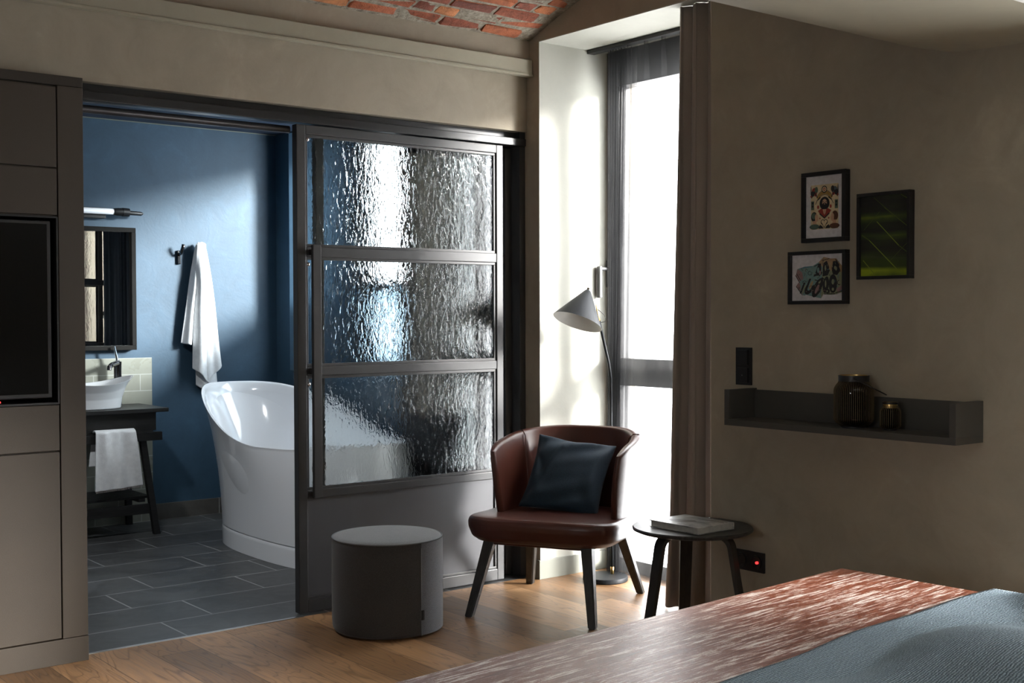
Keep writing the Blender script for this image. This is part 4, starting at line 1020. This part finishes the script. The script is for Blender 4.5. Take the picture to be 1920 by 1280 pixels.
for k in range(110):
    u, v = rr.uniform(.12, .97), rr.uniform(.14, .86)
    if v > .72 and u < .5 or v > .84-.1*u and u < .6 or (v < .2 and u < .2) or (u > .93 and v > .72): continue
    q = rr.uniform(.010, .024); a0 = rr.uniform(0, 360)
    S.append((rr.choice((ink, ink, ink, mauve, olive, teal2)), arcband(u, v, q, q+.006, a0, a0+rr.uniform(60, 220), 1.3, 6)))
S += [(tan_, ln((.76, .88), (.755, .66), .02)), (olive, ell(.85, .70, .02, .04)), (ink, arcband(.36, .60, .028, .036, 60, 330, 1.3)), (ink, arcband(.26, .40, .028, .038, 0, 300)), (ink, arcband(.93, .38, .03, .04, 90, 300, 1.4)), (ink, arcband(.30, .66, .02, .026, 0, 250)), (ink, ln((.46, .45), (.56, .42), .01)), (ink, ln((.60, .50), (.66, .44), .01)), (ink, ln((.60, .86), (.74, .90), .006)), (ink, ln((.86, .88), (.93, .74), .008)), (ink, ln((.55, .80), (.45, .74), .008)), (ink, ln((.08, .56), (.16, .40), .007)), (ink, ln((.10, .60), (.18, .44), .006)), (ink, ln((.09, .32), (.22, .12), .007)), (ink, ln((.64, .14), (.85, .14), .008)), (ink, ln((.86, .16), (.98, .20), .008))]
art(p3, 2.86, 3.103, 1.371, 1.549, XF-.020, S, matb)

# ---------------------------------------------------------------- switch and sockets
t = empty('light_switch', (XF, 3.363, 1.104), label='black two-gang light switch on the right wall above the shelf end', cat='switch')
b = NB(); box(b, XF-.010, XF-.001, 3.322, 3.404, 1.028, 1.182, .001); build('switch_frame', b, MAT['black'], t, world=True)
for z in (1.033, 1.106):
    b = NB(); box(b, XF-.019, XF-.009, 3.335, 3.391, z+.005, z+.066, .002); o = build('rocker', b, MAT['black'], t, world=True); lr = o if z < 1.1 else lr
b = NB(); box(b, XF-.0195, XF-.0185, 3.360, 3.364, 1.066, 1.071); build('indicator_mark', b, MAT['piping'], lr, world=True)
t = empty('wall_socket', (XF, 3.33, .305), label='black double power socket with red light low on the right wall', cat='socket')
b = NB(); box(b, XF-.012, XF-.001, 3.252, 3.412, .264, .346, .002); build('socket_frame', b, MAT['black'], t, world=True)
rx = Matrix.Translation((XF-.012, 0, .305)) @ Matrix.Rotation(R(-90), 4, 'Y')
for y in (3.372, 3.292):
    b = NB(); lathe(b, [(.029, 0), (.029, .006), (.021, .006), (.019, -.004), (0, -.004)], 40, mat=Matrix.Translation((XF-.012, y, .305)) @ Matrix.Rotation(R(-90), 4, 'Y')); build('socket_insert', b, MAT['frame_black'], t, 40, world=True)
b = NB(); tube(b, [(XF-.014, 3.283, .305), (XF-.022, 3.283, .305)], .0055, 14); tag(build('indicator_light', b, MAT['red_led'], t, 40, world=True), 'small red indicator light')

# ---------------------------------------------------------------- bed: wooden foot board and blue blanket
BR = R(4.2)
bed = empty('bed', (3.279, 2.43, 0), BR, 'bed with a broad glossy red-brown wooden edge in the lower right foreground', 'bed')
# local: -x runs to the left along the window-side edge, -y runs towards the camera
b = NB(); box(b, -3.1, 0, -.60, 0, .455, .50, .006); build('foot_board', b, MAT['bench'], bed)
b = NB(); box(b, -3.05, -.04, -2.6, -.04, .10, .455); build('bed_base', b, MAT['leg'], bed)
def m_sheet(): return m_fabric('white_sheet', (.6, .6, .6), 500, .05)
b = NB(); box(b, -3.0, -.06, -2.7, -.80, .455, .50, .01); build('mattress', b, m_sheet(), bed)
bl = empty('blanket', (3.279, 2.43, .5), BR, 'blue-grey woven blanket spread over the bed in the bottom right corner', 'blanket')
b = NB()
def blank(u, v):
    x = .16-u*2.95; y = -.49-v*2.1
    y -= .035*ss(.0, 1.2, -x)+.016*math.sin(x*3.4+.9)*(1-v)+.006*math.sin(x*11)*(1-v)
    e = ss(0, .10, v)
    z = -.012+.060*ss(0, .16, v)+.05*ss(0, .35, v)*(.5+.5*math.sin(1.9*x+2.0+v*2.5))+.022*math.sin(4.3*x+1-6*v)*e+.012*math.sin(8*x+9*v)*e
    z += .02*ss(-.45, .0, x)*e+.016*math.sin(6.5*x-3*y*2.2+.7)*e
    if x <= .02: z = max(z, .0135)
    if x > .06: z -= (x-.06)*2.6
    return (x, y, z)
g = grid(b, 220, 160, blank)
uvl = b.loops.layers.uv.new('uv')
for i in range(219):
    pass
for fc in b.faces:
    for lp in fc.loops: lp[uvl].uv = (lp.vert.co.x*1.0, lp.vert.co.y*1.0)
o = build('woven_cover', b, MAT['blanket'], bl, True); addmod(o, 'SOLIDIFY', thickness=.012, offset=-1)
